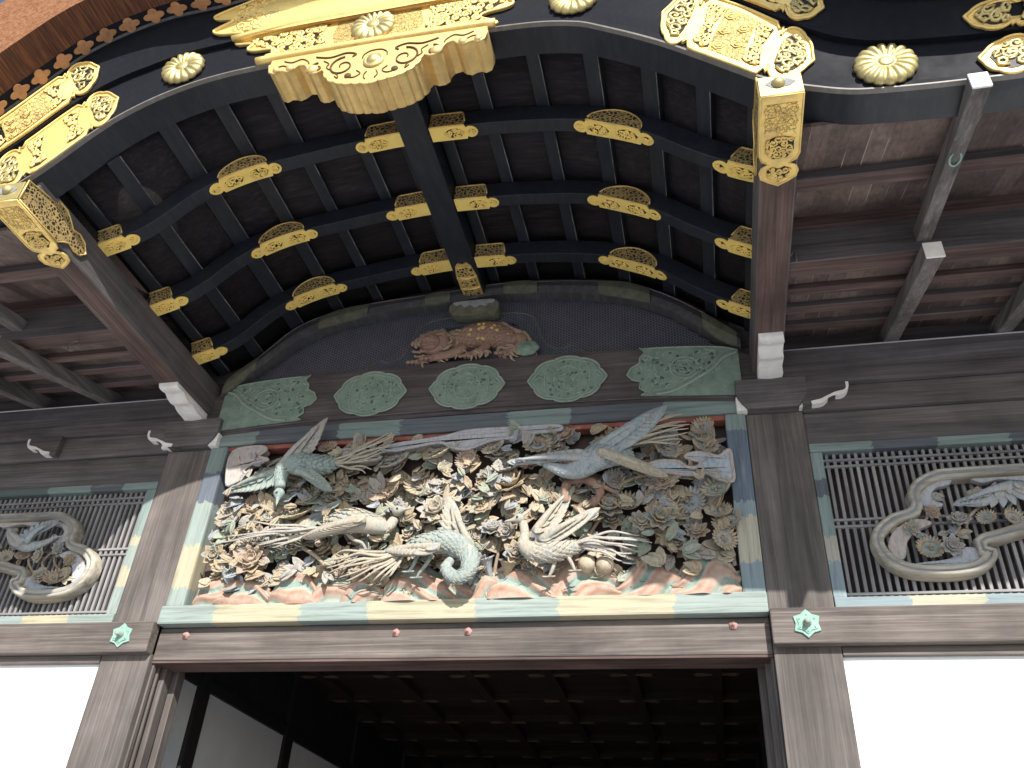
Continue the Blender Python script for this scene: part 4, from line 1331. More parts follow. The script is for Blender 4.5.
# gable: backing, curved frame, net
FT = [(-2.138, 4.615), (-1.889, 4.843), (-1.531, 5.188), (-1.171, 5.315), (-0.879, 5.359), (-0.172, 5.407), (0.2, 5.439), (0.678, 5.41), (1.287, 5.309), (1.564, 5.167), (1.826, 4.969), (2.031, 4.777), (2.172, 4.665)]
FB = [(-2.147, 4.412), (-1.808, 4.74), (-1.491, 4.996), (-1.268, 5.103), (-1.012, 5.162), (-0.597, 5.225), (-0.182, 5.241), (0.211, 5.281), (1.119, 5.159), (1.6, 4.946), (1.833, 4.741), (2.077, 4.543)]
FT = [(-2.2, FT[0][1] - .08)] + FT + [(2.3, FT[-1][1] - .06)]
FB = [(-2.3, FB[0][1] - .1)] + FB + [(2.3, FB[-1][1] - .08)]
fT, fB = spline(sorted(FT)), spline(sorted(FB))
gb = thing('gable_wall', 'dark netted gable panel with a curved frame above the arched beam', 'gable', (0, .1, 4.6))
b = MB(); secs = []
for i in range(71):
    x = -2.12 + 4.24 * i / 70
    t, o = fT(x), fB(x)
    t = max(t, o + .03); o = t - (t - o) * .78
    secs.append([(x, -.055, o), (x, -.07, (o + t) / 2), (x, -.055, t), (x, .05, t), (x, .05, o)])
b.section(secs, 0, True, True)
b.build('curved_frame', 'lacq_worn', gb)
b = MB(); b.tube([(-2.08 + 4.16 * k / 60, -.064, fT(-2.08 + 4.16 * k / 60) - .012) for k in range(61)], .006, 5)
b.build('frame_bead', 'dark_x', gb)
b = MB(); b.box(-2.2, 2.2, .10, .16, 4.5, 6.2)
b.build('backing_board', 'void', gb)
for s, x0, x1 in ((-1, -1.36, -.93), (1, 1.06, 1.47), (-1, -2.1, -1.86), (1, 1.86, 2.1), (-1, -.42, -.2), (1, .26, .55)):
    b = MB(); secs = []
    for k in range(13):
        t = k / 12; x = x0 + (x1 - x0) * t
        w = (math.sin(PI * (.12 + .76 * t)) ** .5)
        m = (fT(x) + fB(x)) / 2; hgt = (fT(x) - fB(x)) / 2 * (.35 + .45 * w); m += .012
        secs.append([(x, -.075, m - hgt), (x, -.086, m), (x, -.075, m + hgt), (x, -.05, m + hgt), (x, -.05, m - hgt)])
    b.section(secs, 0, True, True)
    b.build('copper_plate', 'olive', gb)
# hexagonal wire net
b = MB(); cell = .0150; w = .0021
nx = int(4.0 / (cell * 1.5)); nz = int(.85 / (cell * math.sqrt(3)))
for i in range(-nx // 2, nx // 2):
    for j in range(nz):
        hx_ = i * cell * 1.5; hz = 4.60 + (j + (.5 if i % 2 else 0)) * cell * math.sqrt(3)
        if hz > fB(hx_) + .02 or hz < RB1(hx_) - .04: continue
        P = [(hx_ + cell * math.cos(k * PI / 3), hz + cell * math.sin(k * PI / 3)) for k in range(6)]
        for k in range(3):
            a, c = P[k], P[k + 1]
            dx, dz = c[0] - a[0], c[1] - a[1]; L = math.hypot(dx, dz); ox, oz = -dz / L * w, dx / L * w
            b.add([(a[0] - ox, .035, a[1] - oz), (c[0] - ox, .035, c[1] - oz), (c[0] + ox, .035, c[1] + oz), (a[0] + ox, .035, a[1] + oz)], [(0, 1, 2, 3)])
b.build('wire_net', 'net', gb)
# frog-leg strut behind the net
half = [(.0, 5.19), (.30, 5.18), (.47, 5.13), (.53, 5.02), (.57, 4.88), (.64, 4.79), (.74, 4.76), (.80, 4.79), (.86, 4.755), (.92, 4.70), (1.0, 4.66)]
pl = [(x, z) for x, z in half] + [(1.0, 4.62), (.55, 4.64), (.47, 4.80), (.42, 4.97), (.32, 5.08), (0, 5.10)]
for s in (-1, 1):
    b = MB(); b.prism([(s * x + .02, z) for x, z in smooth_open(half, 3) + pl[len(half):]], .045, .09)
    b.build('frog_leg_strut', 'lacq_worn', gb, bevel=.006)
    b = MB(); b.tube([(s * x + .02, .036, z) for x, z in smooth_open(half, 3)], .007, 5)
    b.build('strut_edge', 'olive', gb)

def lf(b, base, d, nrm, L, W, bend=.3, fold=.25, lob=0, n=7, th=.006, m=0):
    """one carved leaf / petal with thickness"""
    d = Vector(d).normalized(); nrm = Vector(nrm); nrm = (nrm - d * nrm.dot(d)).normalized(); sd = d.cross(nrm)
    rows = []
    base = Vector(base)
    for i in range(n + 1):
        t = i / n
        w = W * (math.sin(PI * min(1, t ** .8 * .96 + .035)) ** .75)
        if lob: w *= 1 + lob * math.sin(t * PI * 6)
        if i == n: w = .04 * W
        ctr = base + d * (L * t * (1 - .12 * abs(bend) * t)) + nrm * (bend * L * (t * t - .15 * t))
        row = []
        for s in (-1, -.5, 0, .5, 1):
            row.append(ctr + sd * (w * s) + nrm * (fold * w * abs(s) ** 1.3))
        rows.append(row)
    vs = [p for r in rows for p in r] + [p - nrm * th for r in rows for p in r]
    k = 5; o = (n + 1) * k; fs = []
    for i in range(n):
        for j in range(4):
            a = i * k + j
            fs.append((a, a + 1, a + k + 1, a + k)); fs.append((o + a, o + a + k, o + a + k + 1, o + a + 1))
        fs.append((i * k, i * k + k, o + i * k + k, o + i * k)); fs.append((i * k + 4, o + i * k + 4, o + i * k + k + 4, i * k + k + 4))
    fs.append((0, o, o + 1, 1)); fs.append((1, o + 1, o + 2, 2)); fs.append((2, o + 2, o + 3, 3)); fs.append((3, o + 3, o + 4, 4))
    e = n * k
    for j in range(4): fs.append((e + j, e + j + 1, o + e + j + 1, o + e + j))
    b.add(vs, fs, m, True)

# the beast carved in the gable
def bez(pts, n=5): 
    o = smooth_open([p[:3] for p in pts], n) 
    return o
bt = thing('beast_carving', 'reddish brown carved beast with a curly mane crouching on the arched beam', 'carving', (0, -.05, 4.68))
V3 = Vector
b = MB()
body = smooth_open([(-.22, -.10, 4.85), (-.12, -.11, 4.90), (.0, -.12, 4.955), (.10, -.12, 4.965), (.20, -.11, 4.93), (.27, -.09, 4.87), (.29, -.08, 4.80)], 5)
brad = [.075 + .045 * math.sin(PI * min(1, (i + 3) / (len(body) + 3))) ** .8 for i in range(len(body))]
b.tube(body, brad, 14, 0)
for pts, r in (([(.22, -.13, 4.90), (.31, -.16, 4.86), (.35, -.18, 4.87), (.36, -.19, 4.80), (.31, -.20, 4.735), (.24, -.22, 4.705)], .052),
               ([(-.10, -.15, 4.86), (-.07, -.20, 4.79), (-.14, -.22, 4.745), (-.24, -.23, 4.72), (-.29, -.24, 4.70)], .048),
               ([(-.24, -.12, 4.80), (-.31, -.17, 4.75), (-.37, -.19, 4.71), (-.40, -.20, 4.695)], .038),
               ([(.10, -.12, 4.88), (.10, -.17, 4.81), (.04, -.20, 4.75), (-.02, -.21, 4.71)], .040)):
    q = smooth_open(pts, 5)
    b.tube(q, [r * (1.1 - .5 * i / (len(q) - 1)) for i in range(len(q))], 10)
    f = V3(pts[-1])
    for dx in (-.03, 0, .03): b.lathe(f + V3((dx - .01, -.015, .0)), [(.012, -.01), (.020, .0), (.016, .018), (.003, .026)], 8, 0, (-.3, -1, -.1))
hc = V3((-.255, -.19, 4.865))
b.lathe(hc, [(.05, -.06), (.10, -.02), (.112, .03), (.10, .07), (.07, .10), (.02, .112)], 16, 0, (-.25, -1, -.1))
mz = hc + V3((-.03, -.115, -.025))
b.lathe(mz, [(.075, -.04), (.072, .0), (.058, .03), (.03, .045), (.004, .048)], 14, 0, (-.25, -1, -.25))
for s in (-1, 1):
    b.tube([hc + V3((s * .085, -.07, .03)), hc + V3((s * .05, -.115, .055)), hc + V3((s * .012, -.125, .035))], [.010, .020, .012], 8)
    b.lathe(hc + V3((s * .045, -.105, .018)), [(.018, -.01), (.017, .006), (.004, .014)], 9, 0, (0, -1, 0))
    b.lathe(hc + V3((s * .11, -.02, .045)), [(.03, -.01), (.034, .01), (.012, .03)], 8, 0, (s * .8, -.5, .4))
b.tube([mz + V3((-.055, -.03, -.035)), mz + V3((0, -.055, -.052)), mz + V3((.055, -.03, -.035))], .012, 8)
b.lathe(mz + V3((-.005, -.042, .012)), [(.026, -.01), (.024, .006), (.006, .014)], 9, 0, (0, -1, 0))
frng = random.Random(4)
for i in range(3, len(body) - 1):
    t_ = (V3(body[i + 1]) - V3(body[i - 1])).normalized(); sd = t_.cross(V3((0, -1, 0))).normalized()
    for a in (-1.1, -.66, -.22, .22, .66, 1.1):
        a += .22 * (i % 2); nn_ = (V3((0, -1, 0)) * math.cos(a) + sd * math.sin(a)).normalized()
        lf(b, V3(body[i]) + nn_ * brad[i] * .985, t_ + nn_ * .25, nn_, .045, .019, -.05, -.15, 0, 3, .005)
bb = b.build('body', 'beast', bt)
def curl(b, u, y, v, L, d, bend, r):
    b.tube([(u + L * t * math.cos(d + bend * t), y - .02 * math.sin(PI * t), v + L * t * math.sin(d + bend * t)) for t in (0, .2, .4, .6, .8, 1)], [r * .7, r, r * 1.05, r * .95, r * .75, r * .3], 6)
b = MB()
for ring, (q, n) in enumerate(((.105, 13), (.135, 15), (.165, 15))):
    for k in range(n):
        a = -.5 + (PI + 1.0) * k / (n - 1) + frng.uniform(-.08, .08)
        curl(b, hc.x + q * math.cos(a) * 1.05, hc.y + .01 - .045 + .03 * ring, hc.z + q * math.sin(a) * .9, frng.uniform(.05, .08), a + frng.uniform(-.5, .5), frng.choice((-1, 1)) * frng.uniform(2, 3.6), .013)
for k in range(12):
    curl(b, -.14 + .03 * k, -.20, 4.93 + .055 * math.sin(k * .3), .07, PI / 2 + frng.uniform(-.5, .5), frng.choice((-1, 1)) * frng.uniform(1.5, 3), .011)
for k in range(16):
    u = .17 + .013 * k
    b.tube(smooth_open([(u - .01, -.13, 4.97 - .006 * k), (u + .005, -.17, 5.03 - .006 * k), (u + .05, -.18, 5.045 - .012 * k), (u + .10, -.17, 5.0 - .018 * k), (u + .10, -.16, 4.95 - .02 * k)], 3), [.012 - .0005 * i for i in range(13)], 6)
for k in range(34):
    curl(b, frng.uniform(-.44, .36), -.20 + frng.uniform(-.02, .03), 4.70 + frng.uniform(-.01, .06), frng.uniform(.05, .09), frng.uniform(.2, 2.9), frng.choice((-1, 1)) * frng.uniform(1, 3), .012)
b.build('mane', 'mane', bt)
b = MB()
for k in range(16):
    i = frng.randrange(9, len(body) - 6); p = body[i]; a = frng.uniform(-.9, .6)
    b.lathe((p[0] + frng.uniform(-.01, .01), p[1] - (brad[i] + .004) * math.cos(a), p[2] + brad[i] * math.sin(a)), [(.015, -.008), (.013, .006), (.004, .012)], 8)
sp_ = b.build('spots', 'beast_spot', bb); absorb(bb)
b = MB()
for k in range(7):
    a = 2 * PI * k / 7
    b.lathe((.405 + .045 * math.cos(a), -.20, 4.745 + .035 * math.sin(a)), [(.045, 0), (.04, .02), (.02, .035), (.004, .038)], 10)
b.lathe((.405, -.21, 4.745), [(.045, 0), (.04, .03), (.015, .04)], 10)
b.build('peony', 'verd', bt)
bt.scale = (1.16, .72, 1.0); bt.location = (0.012, .082, 4.675)

# ================================================================== EAVES EITHER SIDE
def zh(y): return 4.285 + .185 * (y + 2.45)          # flying rafter top
def zj(y): return 4.250 + .285 * (y + 1.335)         # base rafter top
def zo(y): return 4.335 + .36 * (y + 2.215)          # outer boards
def zi(y): return zj(y) + .05                        # inner boards
for sx, side in ((-1, 'left'), (1, 'right')):
    ev = thing('eave_ceiling', 'brown boarded eave underside crossed by beams on the %s of the vault' % side, 'eave', (sx * 3.6, -1.2, 4.5))
    xa, xb = sorted((sx * 2.30, sx * 6.3))
    b = MB()
    b.hexa([(xa, -2.215, zo(-2.215)), (xb, -2.215, zo(-2.215)), (xb, -1.0, zo(-1.0)), (xa, -1.0, zo(-1.0))],
           [(xa, -2.215, zo(-2.215) + .03), (xb, -2.215, zo(-2.215) + .03), (xb, -1.0, zo(-1.0) + .03), (xa, -1.0, zo(-1.0) + .03)])
    b.build('outer_boards', 'eave', ev)
    b = MB()
    b.hexa([(xa, -1.12, zi(-1.12)), (xb, -1.12, zi(-1.12)), (xb, .06, zi(.06)), (xa, .06, zi(.06))],
           [(xa, -1.12, zi(-1.12) + .03), (xb, -1.12, zi(-1.12) + .03), (xb, .06, zi(.06) + .03), (xa, .06, zi(.06) + .03)])
    b.build('inner_boards', 'eave', ev)
    for y, h, d, z0, mt in ((-1.76, .06, .10, zo(-1.76), 'dark_x'), (-1.20, .09, .05, zo(-1.20), 'red_x'),
                            (-.86, .045, .07, zi(-.86), 'red_x'), (-.58, .045, .075, zi(-.58), 'dark_x'), (-.27, .045, .07, zi(-.27), 'dark_x')):
        b = MB(); b.box(xa, xb, y, y + d, z0 - h, z0 + .03)
        b.mi[-6] = 1
        b.build('cross_batten', [mt, 'red_x'], ev, bevel=.005)
    b = MB(); b.box(xa, xb, -1.165, -1.02, 4.352, 4.74)
    b.mi[-6] = 1
    b.build('eave_beam', ['dark_x', 'red_x'], ev, bevel=.008)

def rafter(x, kind, label):
    b = MB(); w = .0425
    if kind == 'flying':
        ya, yb, zf, h, white = -2.455, -1.09, zh, .100, .012
    else:
        w = .05; ya, yb, zf, h, white = -1.335, .06, zj, .112, .012
    def sec(y, k=1): 
        z = zf(y)
        return [(x - w * k, y, z - h), (x + w * k, y, z - h), (x + w * k, y, z), (x - w * k, y, z)]
    n = 8
    b.section([sec(ya + .012 + (yb - ya - .012) * i / n) for i in range(n + 1)], 0, True, True)
    o = b.build('%s_rafter' % kind, 'grey_y', loc=(x, ya, zf(ya) - h), bevel=.006)
    tag(o, label, 'rafter', 'rafters under the side eaves')
    e = MB(); z = zf(ya)
    e.section([[(x - w - .002, y, z - h - .002), (x + w + .002, y, z - h - .002), (x + w + .002, y, z + .002), (x - w - .002, y, z + .002)] for y in (ya, ya + .012)], 0, True, True)
    e.build('white_end', 'white', o, bevel=.003)
    return o
r = rafter(3.18, 'flying', 'upper flying rafter with a sunlit white end reaching the bargeboard right of the vault')
b = MB()
c = Vector((3.18, -1.93, zh(-1.93) - .102)); pts = []
for k in range(15):
    q = 2 * PI * k / 14
    pts.append((c.x + .028 * math.cos(q), c.y + .05 * math.sin(q), c.z))
b.tube(pts, .006, 6); b.build('nail_ring', 'mint', r)
rafter(3.16, 'base', 'lower base rafter with a white end right of the right side beam')
rafter(3.90, 'base', 'lower base rafter running out of the picture at the right edge')
rafter(-3.21, 'flying', 'upper flying rafter at the far left edge under the left eave')
rafter(-3.21, 'base', 'lower base rafter with a white end nearest the left side beam')
rafter(-3.88, 'base', 'lower base rafter cut by the left picture edge, second from the left side beam')
# small wire ring hanging from the left eave beam
b = MB(); q0 = Vector((-2.72, -1.10, 4.33))
b.tube([(q0.x + .045 * math.cos(2 * PI * k / 20), q0.y + .01 * math.sin(2 * PI * k / 20), q0.z - .045 + .052 * math.sin(2 * PI * k / 20)) for k in range(21)], .004, 6)
tag(b.build('wire_ring', 'ring', loc=q0), 'thin wire ring hanging under the left eave beam', 'ring')
b = MB(); b.tube([(2.40, -1.17, 4.40), (2.425, -1.175, 4.44), (2.43, -1.175, 4.40), (2.43, -1.178, 4.34)], .005, 6)
tag(b.build('iron_hook', 'ring', loc=(2.42, -1.17, 4.4)), 'small pale iron hook beside the right side beam', 'hook')

# ================================================================== INTERIOR
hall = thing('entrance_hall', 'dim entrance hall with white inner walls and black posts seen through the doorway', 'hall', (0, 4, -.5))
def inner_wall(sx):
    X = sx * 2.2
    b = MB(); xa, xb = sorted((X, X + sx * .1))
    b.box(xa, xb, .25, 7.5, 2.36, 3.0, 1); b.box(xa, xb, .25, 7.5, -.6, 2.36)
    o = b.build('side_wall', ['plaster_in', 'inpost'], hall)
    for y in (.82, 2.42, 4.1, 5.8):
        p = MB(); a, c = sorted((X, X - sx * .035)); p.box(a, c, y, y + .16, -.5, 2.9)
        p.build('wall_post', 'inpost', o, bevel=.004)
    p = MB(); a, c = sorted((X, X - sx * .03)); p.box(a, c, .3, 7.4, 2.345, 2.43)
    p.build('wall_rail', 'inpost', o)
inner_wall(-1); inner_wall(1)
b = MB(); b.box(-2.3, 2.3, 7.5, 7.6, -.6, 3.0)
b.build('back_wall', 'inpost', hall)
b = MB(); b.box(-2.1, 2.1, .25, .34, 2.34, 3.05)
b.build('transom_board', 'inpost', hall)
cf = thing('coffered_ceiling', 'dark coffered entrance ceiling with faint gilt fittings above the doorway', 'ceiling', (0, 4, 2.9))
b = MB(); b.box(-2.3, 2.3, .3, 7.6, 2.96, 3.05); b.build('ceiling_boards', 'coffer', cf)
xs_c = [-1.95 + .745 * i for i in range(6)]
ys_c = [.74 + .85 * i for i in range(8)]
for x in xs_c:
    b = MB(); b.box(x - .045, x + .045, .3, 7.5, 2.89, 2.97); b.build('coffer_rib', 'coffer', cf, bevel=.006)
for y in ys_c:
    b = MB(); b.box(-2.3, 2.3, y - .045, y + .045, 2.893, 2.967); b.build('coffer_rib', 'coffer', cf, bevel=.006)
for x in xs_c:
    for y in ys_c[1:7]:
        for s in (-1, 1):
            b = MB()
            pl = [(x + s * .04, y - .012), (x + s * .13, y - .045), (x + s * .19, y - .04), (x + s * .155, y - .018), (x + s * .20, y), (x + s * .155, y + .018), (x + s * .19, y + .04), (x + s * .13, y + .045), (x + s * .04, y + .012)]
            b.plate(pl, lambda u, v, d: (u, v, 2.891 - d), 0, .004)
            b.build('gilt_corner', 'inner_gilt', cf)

# ================================================================== SIDE LATTICE WINDOWS
TEALC = (.20, .255, .24); NAVY = (.098, .108, .122); YEL = (.40, .36, .25); BLUET = (.21, .265, .28); TEAL2 = (.255, .305, .28); STRK = (.17, .19, .22)
def basis(n, spin=0):
    n = Vector(n).normalized(); a = Vector((0, 0, 1)).cross(n)
    if a.length < .01: a = Vector((1, 0, 0))
    a.normalize(); c = n.cross(a)
    return n, a * math.cos(spin) + c * math.sin(spin), c * math.cos(spin) - a * math.sin(spin)

def daisy(parent, c, R, n, rng, flat=.35, name='flower'):
    """open daisy: saucer, ring of narrow petals, knobs in the heart"""
    c = Vector(c); N_, A, B = basis(n, rng.uniform(0, 6))
    b = MB()
    b.lathe(c - N_ * R * .35, [(R * .12, -.03), (R * .35, 0), (R * .72, R * .16), (R * .86, R * .30), (R * .80, R * .30), (R * .62, R * .22), (R * .3, R * .14), (R * .02, R * .12)], 22, 1, N_)
    k = rng.choice((18, 20, 22, 24))
    for i in range(k):
        q = 2 * PI * i / k; d = A * math.cos(q) + B * math.sin(q)
        j = rng.uniform(.92, 1.06)
        lf(b, c + d * R * .55 - N_ * R * .06, d * 1 + N_ * flat * rng.uniform(.7, 1.3), N_ - d * .3, R * .50 * j, R * .115, .18, -.5, 0, 5, .006)
    for i in range(9):
        q = rng.uniform(0, 2 * PI); r = R * .26 * math.sqrt(rng.random())
        p = c + (A * math.cos(q) + B * math.sin(q)) * r - N_ * R * .20
        b.lathe(p, [(R * .06, 0), (R * .075, R * .10), (R * .05, R * .2), (R * .01, R * .24)], 7, 0, N_)
    return b.build(name, ['flower', 'dish'], parent)

def peony(parent, c, R, n, rng, name='flower'):
    c = Vector(c); N_, A, B = basis(n, rng.uniform(0, 6))
    b = MB()
    for ring, (k, L, W, tilt, bend) in enumerate([(8, 1.05, .34, .15, .25), (7, .82, .30, .55, .35), (6, .58, .24, 1.1, .35), (5, .36, .17, 2.0, .2)]):
        for i in range(k):
            q = 2 * PI * (i + .5 * (ring % 2)) / k + rng.uniform(-.12, .12); d = A * math.cos(q) + B * math.sin(q)
            lf(b, c + d * R * .08 + N_ * R * (.02 + .05 * ring), d + N_ * tilt, N_ - d * tilt, R * L * rng.uniform(.9, 1.08), R * W, bend, .45, .05, 6, .007, 0 if (i + ring) % 3 else 1)
    b.lathe(c + N_ * R * .1, [(R * .14, 0), (R * .17, R * .1), (R * .10, R * .22), (R * .01, R * .25)], 9, 0, N_)
    return b.build(name, ['flower', 'dish'], parent)

def lotus(parent, c, R, n, rng, name='flower'):
    """wide shallow bowl flower with a rim of low scallops"""
    c = Vector(c); N_, A, B = basis(n, rng.uniform(0, 6))
    b = MB()
    for i in range(13):
        q = 2 * PI * i / 13; d = A * math.cos(q) + B * math.sin(q)
        lf(b, c - N_ * R * .28 + d * R * .12, d + N_ * .32, N_ - d * .3, R * .98, R * .25, .12, .35, 0, 6, .007)
    b.lathe(c - N_ * R * .12, [(R * .1, -.02), (R * .42, .0), (R * .50, R * .06), (R * .40, R * .08), (R * .03, R * .04)], 16, 1, N_)
    for i in range(8):
        q = 2 * PI * i / 8 + .3; d = A * math.cos(q) + B * math.sin(q)
        b.tube([c + d * R * .12 - N_ * R * .1, c + d * R * .22 + N_ * R * .12, c + d * R * .30 + N_ * R * .16], [R * .04, R * .035, R * .055], 6)
    return b.build(name, ['flower', 'dish'], parent)

def spray(parent, c, d, n, L, W, rng, k=3, name='leaf', mat='leaf'):
    """a spray of k carved leaves"""
    b = MB(); d = Vector(d).normalized(); n = Vector(n).normalized(); s = d.cross(n)
    for i in range(k):
        a = (i - (k - 1) / 2) * (.62 if k < 5 else 2 * PI / k)
        dd = d * math.cos(a) + s * math.sin(a)
        lf(b, c, dd + n * rng.uniform(-.1, .25), n, L * rng.uniform(.8, 1.1), W, rng.uniform(-.25, .35), rng.uniform(.2, .5), .09, 9, .008)
        P = [Vector(c) + dd * L * t + n * .008 for t in (0, .3, .6, .8)]
        b.tube(P, [.006, .005, .004, .002], 5)
    return b.build(name, mat, parent)

CARTH = [(4.0, 3.475), (3.35, 3.468), (3.20, 3.448), (3.09, 3.385), (3.035, 3.30), (3.03, 3.205), (2.90, 3.155), (2.79, 3.06), (2.765, 2.95), (2.82, 2.83), (2.95, 2.752), (3.16, 2.73), (3.33, 2.752), (3.44, 2.82), (3.465, 2.895), (3.415, 2.925), (3.52, 2.955), (3.70, 3.0), (4.0, 3.01)]
def lattice(sx, label, topb, stileb, botb):
    W = thing('lattice_window', label, 'window', (sx * 4.0, 0, 2.55), 'lattice windows beside the doorway')
    m1 = banded('window_paint_top_' + ('r' if sx > 0 else 'l'), 0, -1.6, 1.6, topb, .35)
    m2 = banded('window_paint_stile_' + ('r' if sx > 0 else 'l'), 2, 0, 1.2, stileb, .35)
    m3 = banded('window_paint_sill_' + ('r' if sx > 0 else 'l'), 0, -1.6, 1.6, botb, .3)
    def bx(nm, m, xa, xb, y0, y1, z0, z1, bv=.008):
        b = MB(); xa, xb = sorted((sx * xa, sx * xb)); b.box(xa, xb, y0, y1, z0, z1)
        return b.build(nm, m, W, bevel=bv)
    bx('frame_head', m1, 2.492, 5.5, .0, .09, 3.665, 3.731)
    bx('frame_stile', m2, 2.492, 2.572, .004, .086, 2.634, 3.664)
    bx('frame_stile', m2, 5.42, 5.5, .004, .086, 2.634, 3.664)
    bx('frame_sill', m3, 2.492, 5.5, -.012, .09, 2.553, 2.633)
    b = MB(); xa, xb = sorted((sx * 2.49, sx * 5.5)); b.box(xa, xb, .30, .34, 2.5, 3.75); b.build('dark_back', 'void', W)
    # bars
    b = MB(); x = 2.602; b.box(sx * x - .0105, sx * x + .0105, .045, .070, 2.634, 3.664)
    bar = b.build('lattice_bar', 'bar_z', W, bevel=.003)
    for i in range(1, 60):
        c = bar.copy(); COL.objects.link(c); c.parent = W; c.location = bar.location + Vector((sx * .0472 * i, 0, 0)); ORG[c.name] = ORG[bar.name]
    for z in (3.565, 3.612, 3.170, 3.122, 2.668):
        bx('cross_rail', 'bar_x', 2.573, 5.42, .036, .060, z - .0085, z + .0085, .003)
    # cartouche
    pts = [(x, z) for x, z in CARTH]
    full = pts[1:-1] + [pts[-1]] + [(8.0 - x, z) for x, z in pts[1:-1][::-1]] + [pts[0]]
    if sx < 0: full = [(-x - .0, z + .012) for x, z in full]
    ring = smooth_closed(full, 5)
    k = len(ring)
    area = sum(ring[i][0] * ring[(i + 1) % k][1] - ring[(i + 1) % k][0] * ring[i][1] for i in range(k))
    def inset(d):
        out = []
        for i in range(k):
            a, c = ring[i - 2], ring[(i + 2) % k]
            dx, dz = c[0] - a[0], c[1] - a[1]; L = math.hypot(dx, dz) or 1
            s = 1 if area > 0 else -1
            out.append((ring[i][0] - s * dz / L * d, ring[i][1] + s * dx / L * d))
        return out
    prof = [(0, .04), (0, -.035), (.008, -.058), (.020, -.066), (.030, -.060), (.036, -.048), (.046, -.050), (.058, -.060), (.070, -.056), (.076, -.036), (.078, .04)]
    rings = [[(x, y, z) for x, z in inset(d)] for d, y in prof]
    b = MB(); k2 = len(prof)
    vs = [p for r in rings for p in r]; fs = []
    for j in range(k2 - 1):
        for i in range(k):
            fs.append((j * k + i, j * k + (i + 1) % k, (j + 1) * k + (i + 1) % k, (j + 1) * k + i))
    b.add(vs, fs, 0, True)
    for i in range(len(b.f)):
        if i // k in (4, 5): b.mi[i] = 1
    cf_ = b.build('cartouche_frame', ['cart', 'cartgrey'], W)
    ins = inset(.07)
    # openwork inside
    rng = random.Random(11 if sx > 0 else 23)
    X = lambda x: sx * x
    # clouds / banks along the rim
    for poly in ([(2.86, 2.95), (2.92, 3.06), (3.05, 3.13), (3.15, 3.10), (3.05, 3.05), (2.98, 2.98), (2.95, 2.88), (2.90, 2.86)],
                 [(2.95, 2.82), (3.15, 2.795), (3.32, 2.82), (3.38, 2.90), (3.30, 2.93), (3.20, 2.86), (3.05, 2.84)],
                 [(3.10, 3.32), (3.16, 3.40), (3.32, 3.41), (3.30, 3.36), (3.22, 3.34), (3.18, 3.28), (3.24, 3.22), (3.16, 3.20), (3.10, 3.24)],
                 [(3.45, 3.41), (3.8, 3.41), (3.78, 3.36), (3.6, 3.38), (3.5, 3.36)]):
        b = MB(); b.prism([(X(x), z + (.012 if sx < 0 else 0)) for x, z in smooth_closed(poly, 4)], -.02, .03)
        b.build('cloud', 'cloud', W, bevel=.008)
    nn = Vector((0, -1, .15))
    for cx, cz, R, kind in ((3.10, 2.93, .085, 0), (3.22, 2.93, .07, 1), (3.30, 3.10, .065, 1), (3.46, 3.12, .06, 0), (3.16, 3.16, .05, 1), (3.62, 3.11, .07, 0), (3.02, 3.06, .05, 1), (3.80, 3.12, .06, 1)):
        (daisy if kind == 0 else peony)(W, (X(cx), -.03, cz), R, nn + Vector((rng.uniform(-.4, .4), 0, rng.uniform(-.3, .4))), rng)
    for i in range(30):
        cx, cz = rng.uniform(2.9, 3.95), rng.uniform(2.84, 3.36)
        if cz < 3.06 and cx > 3.36: continue
        if cz > 3.12 and cx < 3.1: continue
        a = rng.uniform(0, 2 * PI)
        spray(W, (X(cx), rng.uniform(-.01, .02), cz), (math.cos(a), rng.uniform(-.3, .1), math.sin(a)), nn, rng.uniform(.06, .10), .022, rng, rng.choice((1, 2, 3)))
    for i in range(7):
        cx = 2.95 + i * .13; z0 = 2.9 + rng.uniform(0, .2) if cx < 3.35 else 3.12 + rng.uniform(0, .1)
        b = MB(); pts = [(X(cx), .02, z0), (X(cx + rng.uniform(.02, .1)), -.01, z0 + .08), (X(cx + rng.uniform(.0, .15)), .01, z0 + .17)]
        b.tube(smooth_open(pts, 4), .010, 6); b.build('stem', 'stem', W)
    # bird
    if sx > 0:
        bird(W, [(3.34, -.03, 3.215), (3.43, -.05, 3.20), (3.52, -.06, 3.235), (3.62, -.06, 3.28), (3.72, -.05, 3.29), (3.80, -.04, 3.26)], [.012, .022, .040, .052, .040, .015], 'bird_blue',
             wings=[((3.64, -.09, 3.30), (3.36, -.07, 3.225), (.5, 0, -.22), .13)], tail=None, head=(3.335, -.03, 3.213), beak=(-1, 0, -.2))
    else:
        bird(W, [(-3.22, -.05, 3.24), (-3.30, -.06, 3.19), (-3.40, -.07, 3.17), (-3.50, -.06, 3.20), (-3.60, -.05, 3.25)], [.018, .03, .05, .045, .02], 'bird_blue',
             wings=[((-3.42, -.10, 3.18), (-3.62, -.08, 3.30), (-.9, 0, -.2), .14, 'tail'), ((-3.40, -.11, 3.19), (-3.27, -.10, 3.34), (-.7, 0, -.1), .12)], tail=None, head=(-3.215, -.05, 3.25), beak=(1, -.1, .0))
    return W

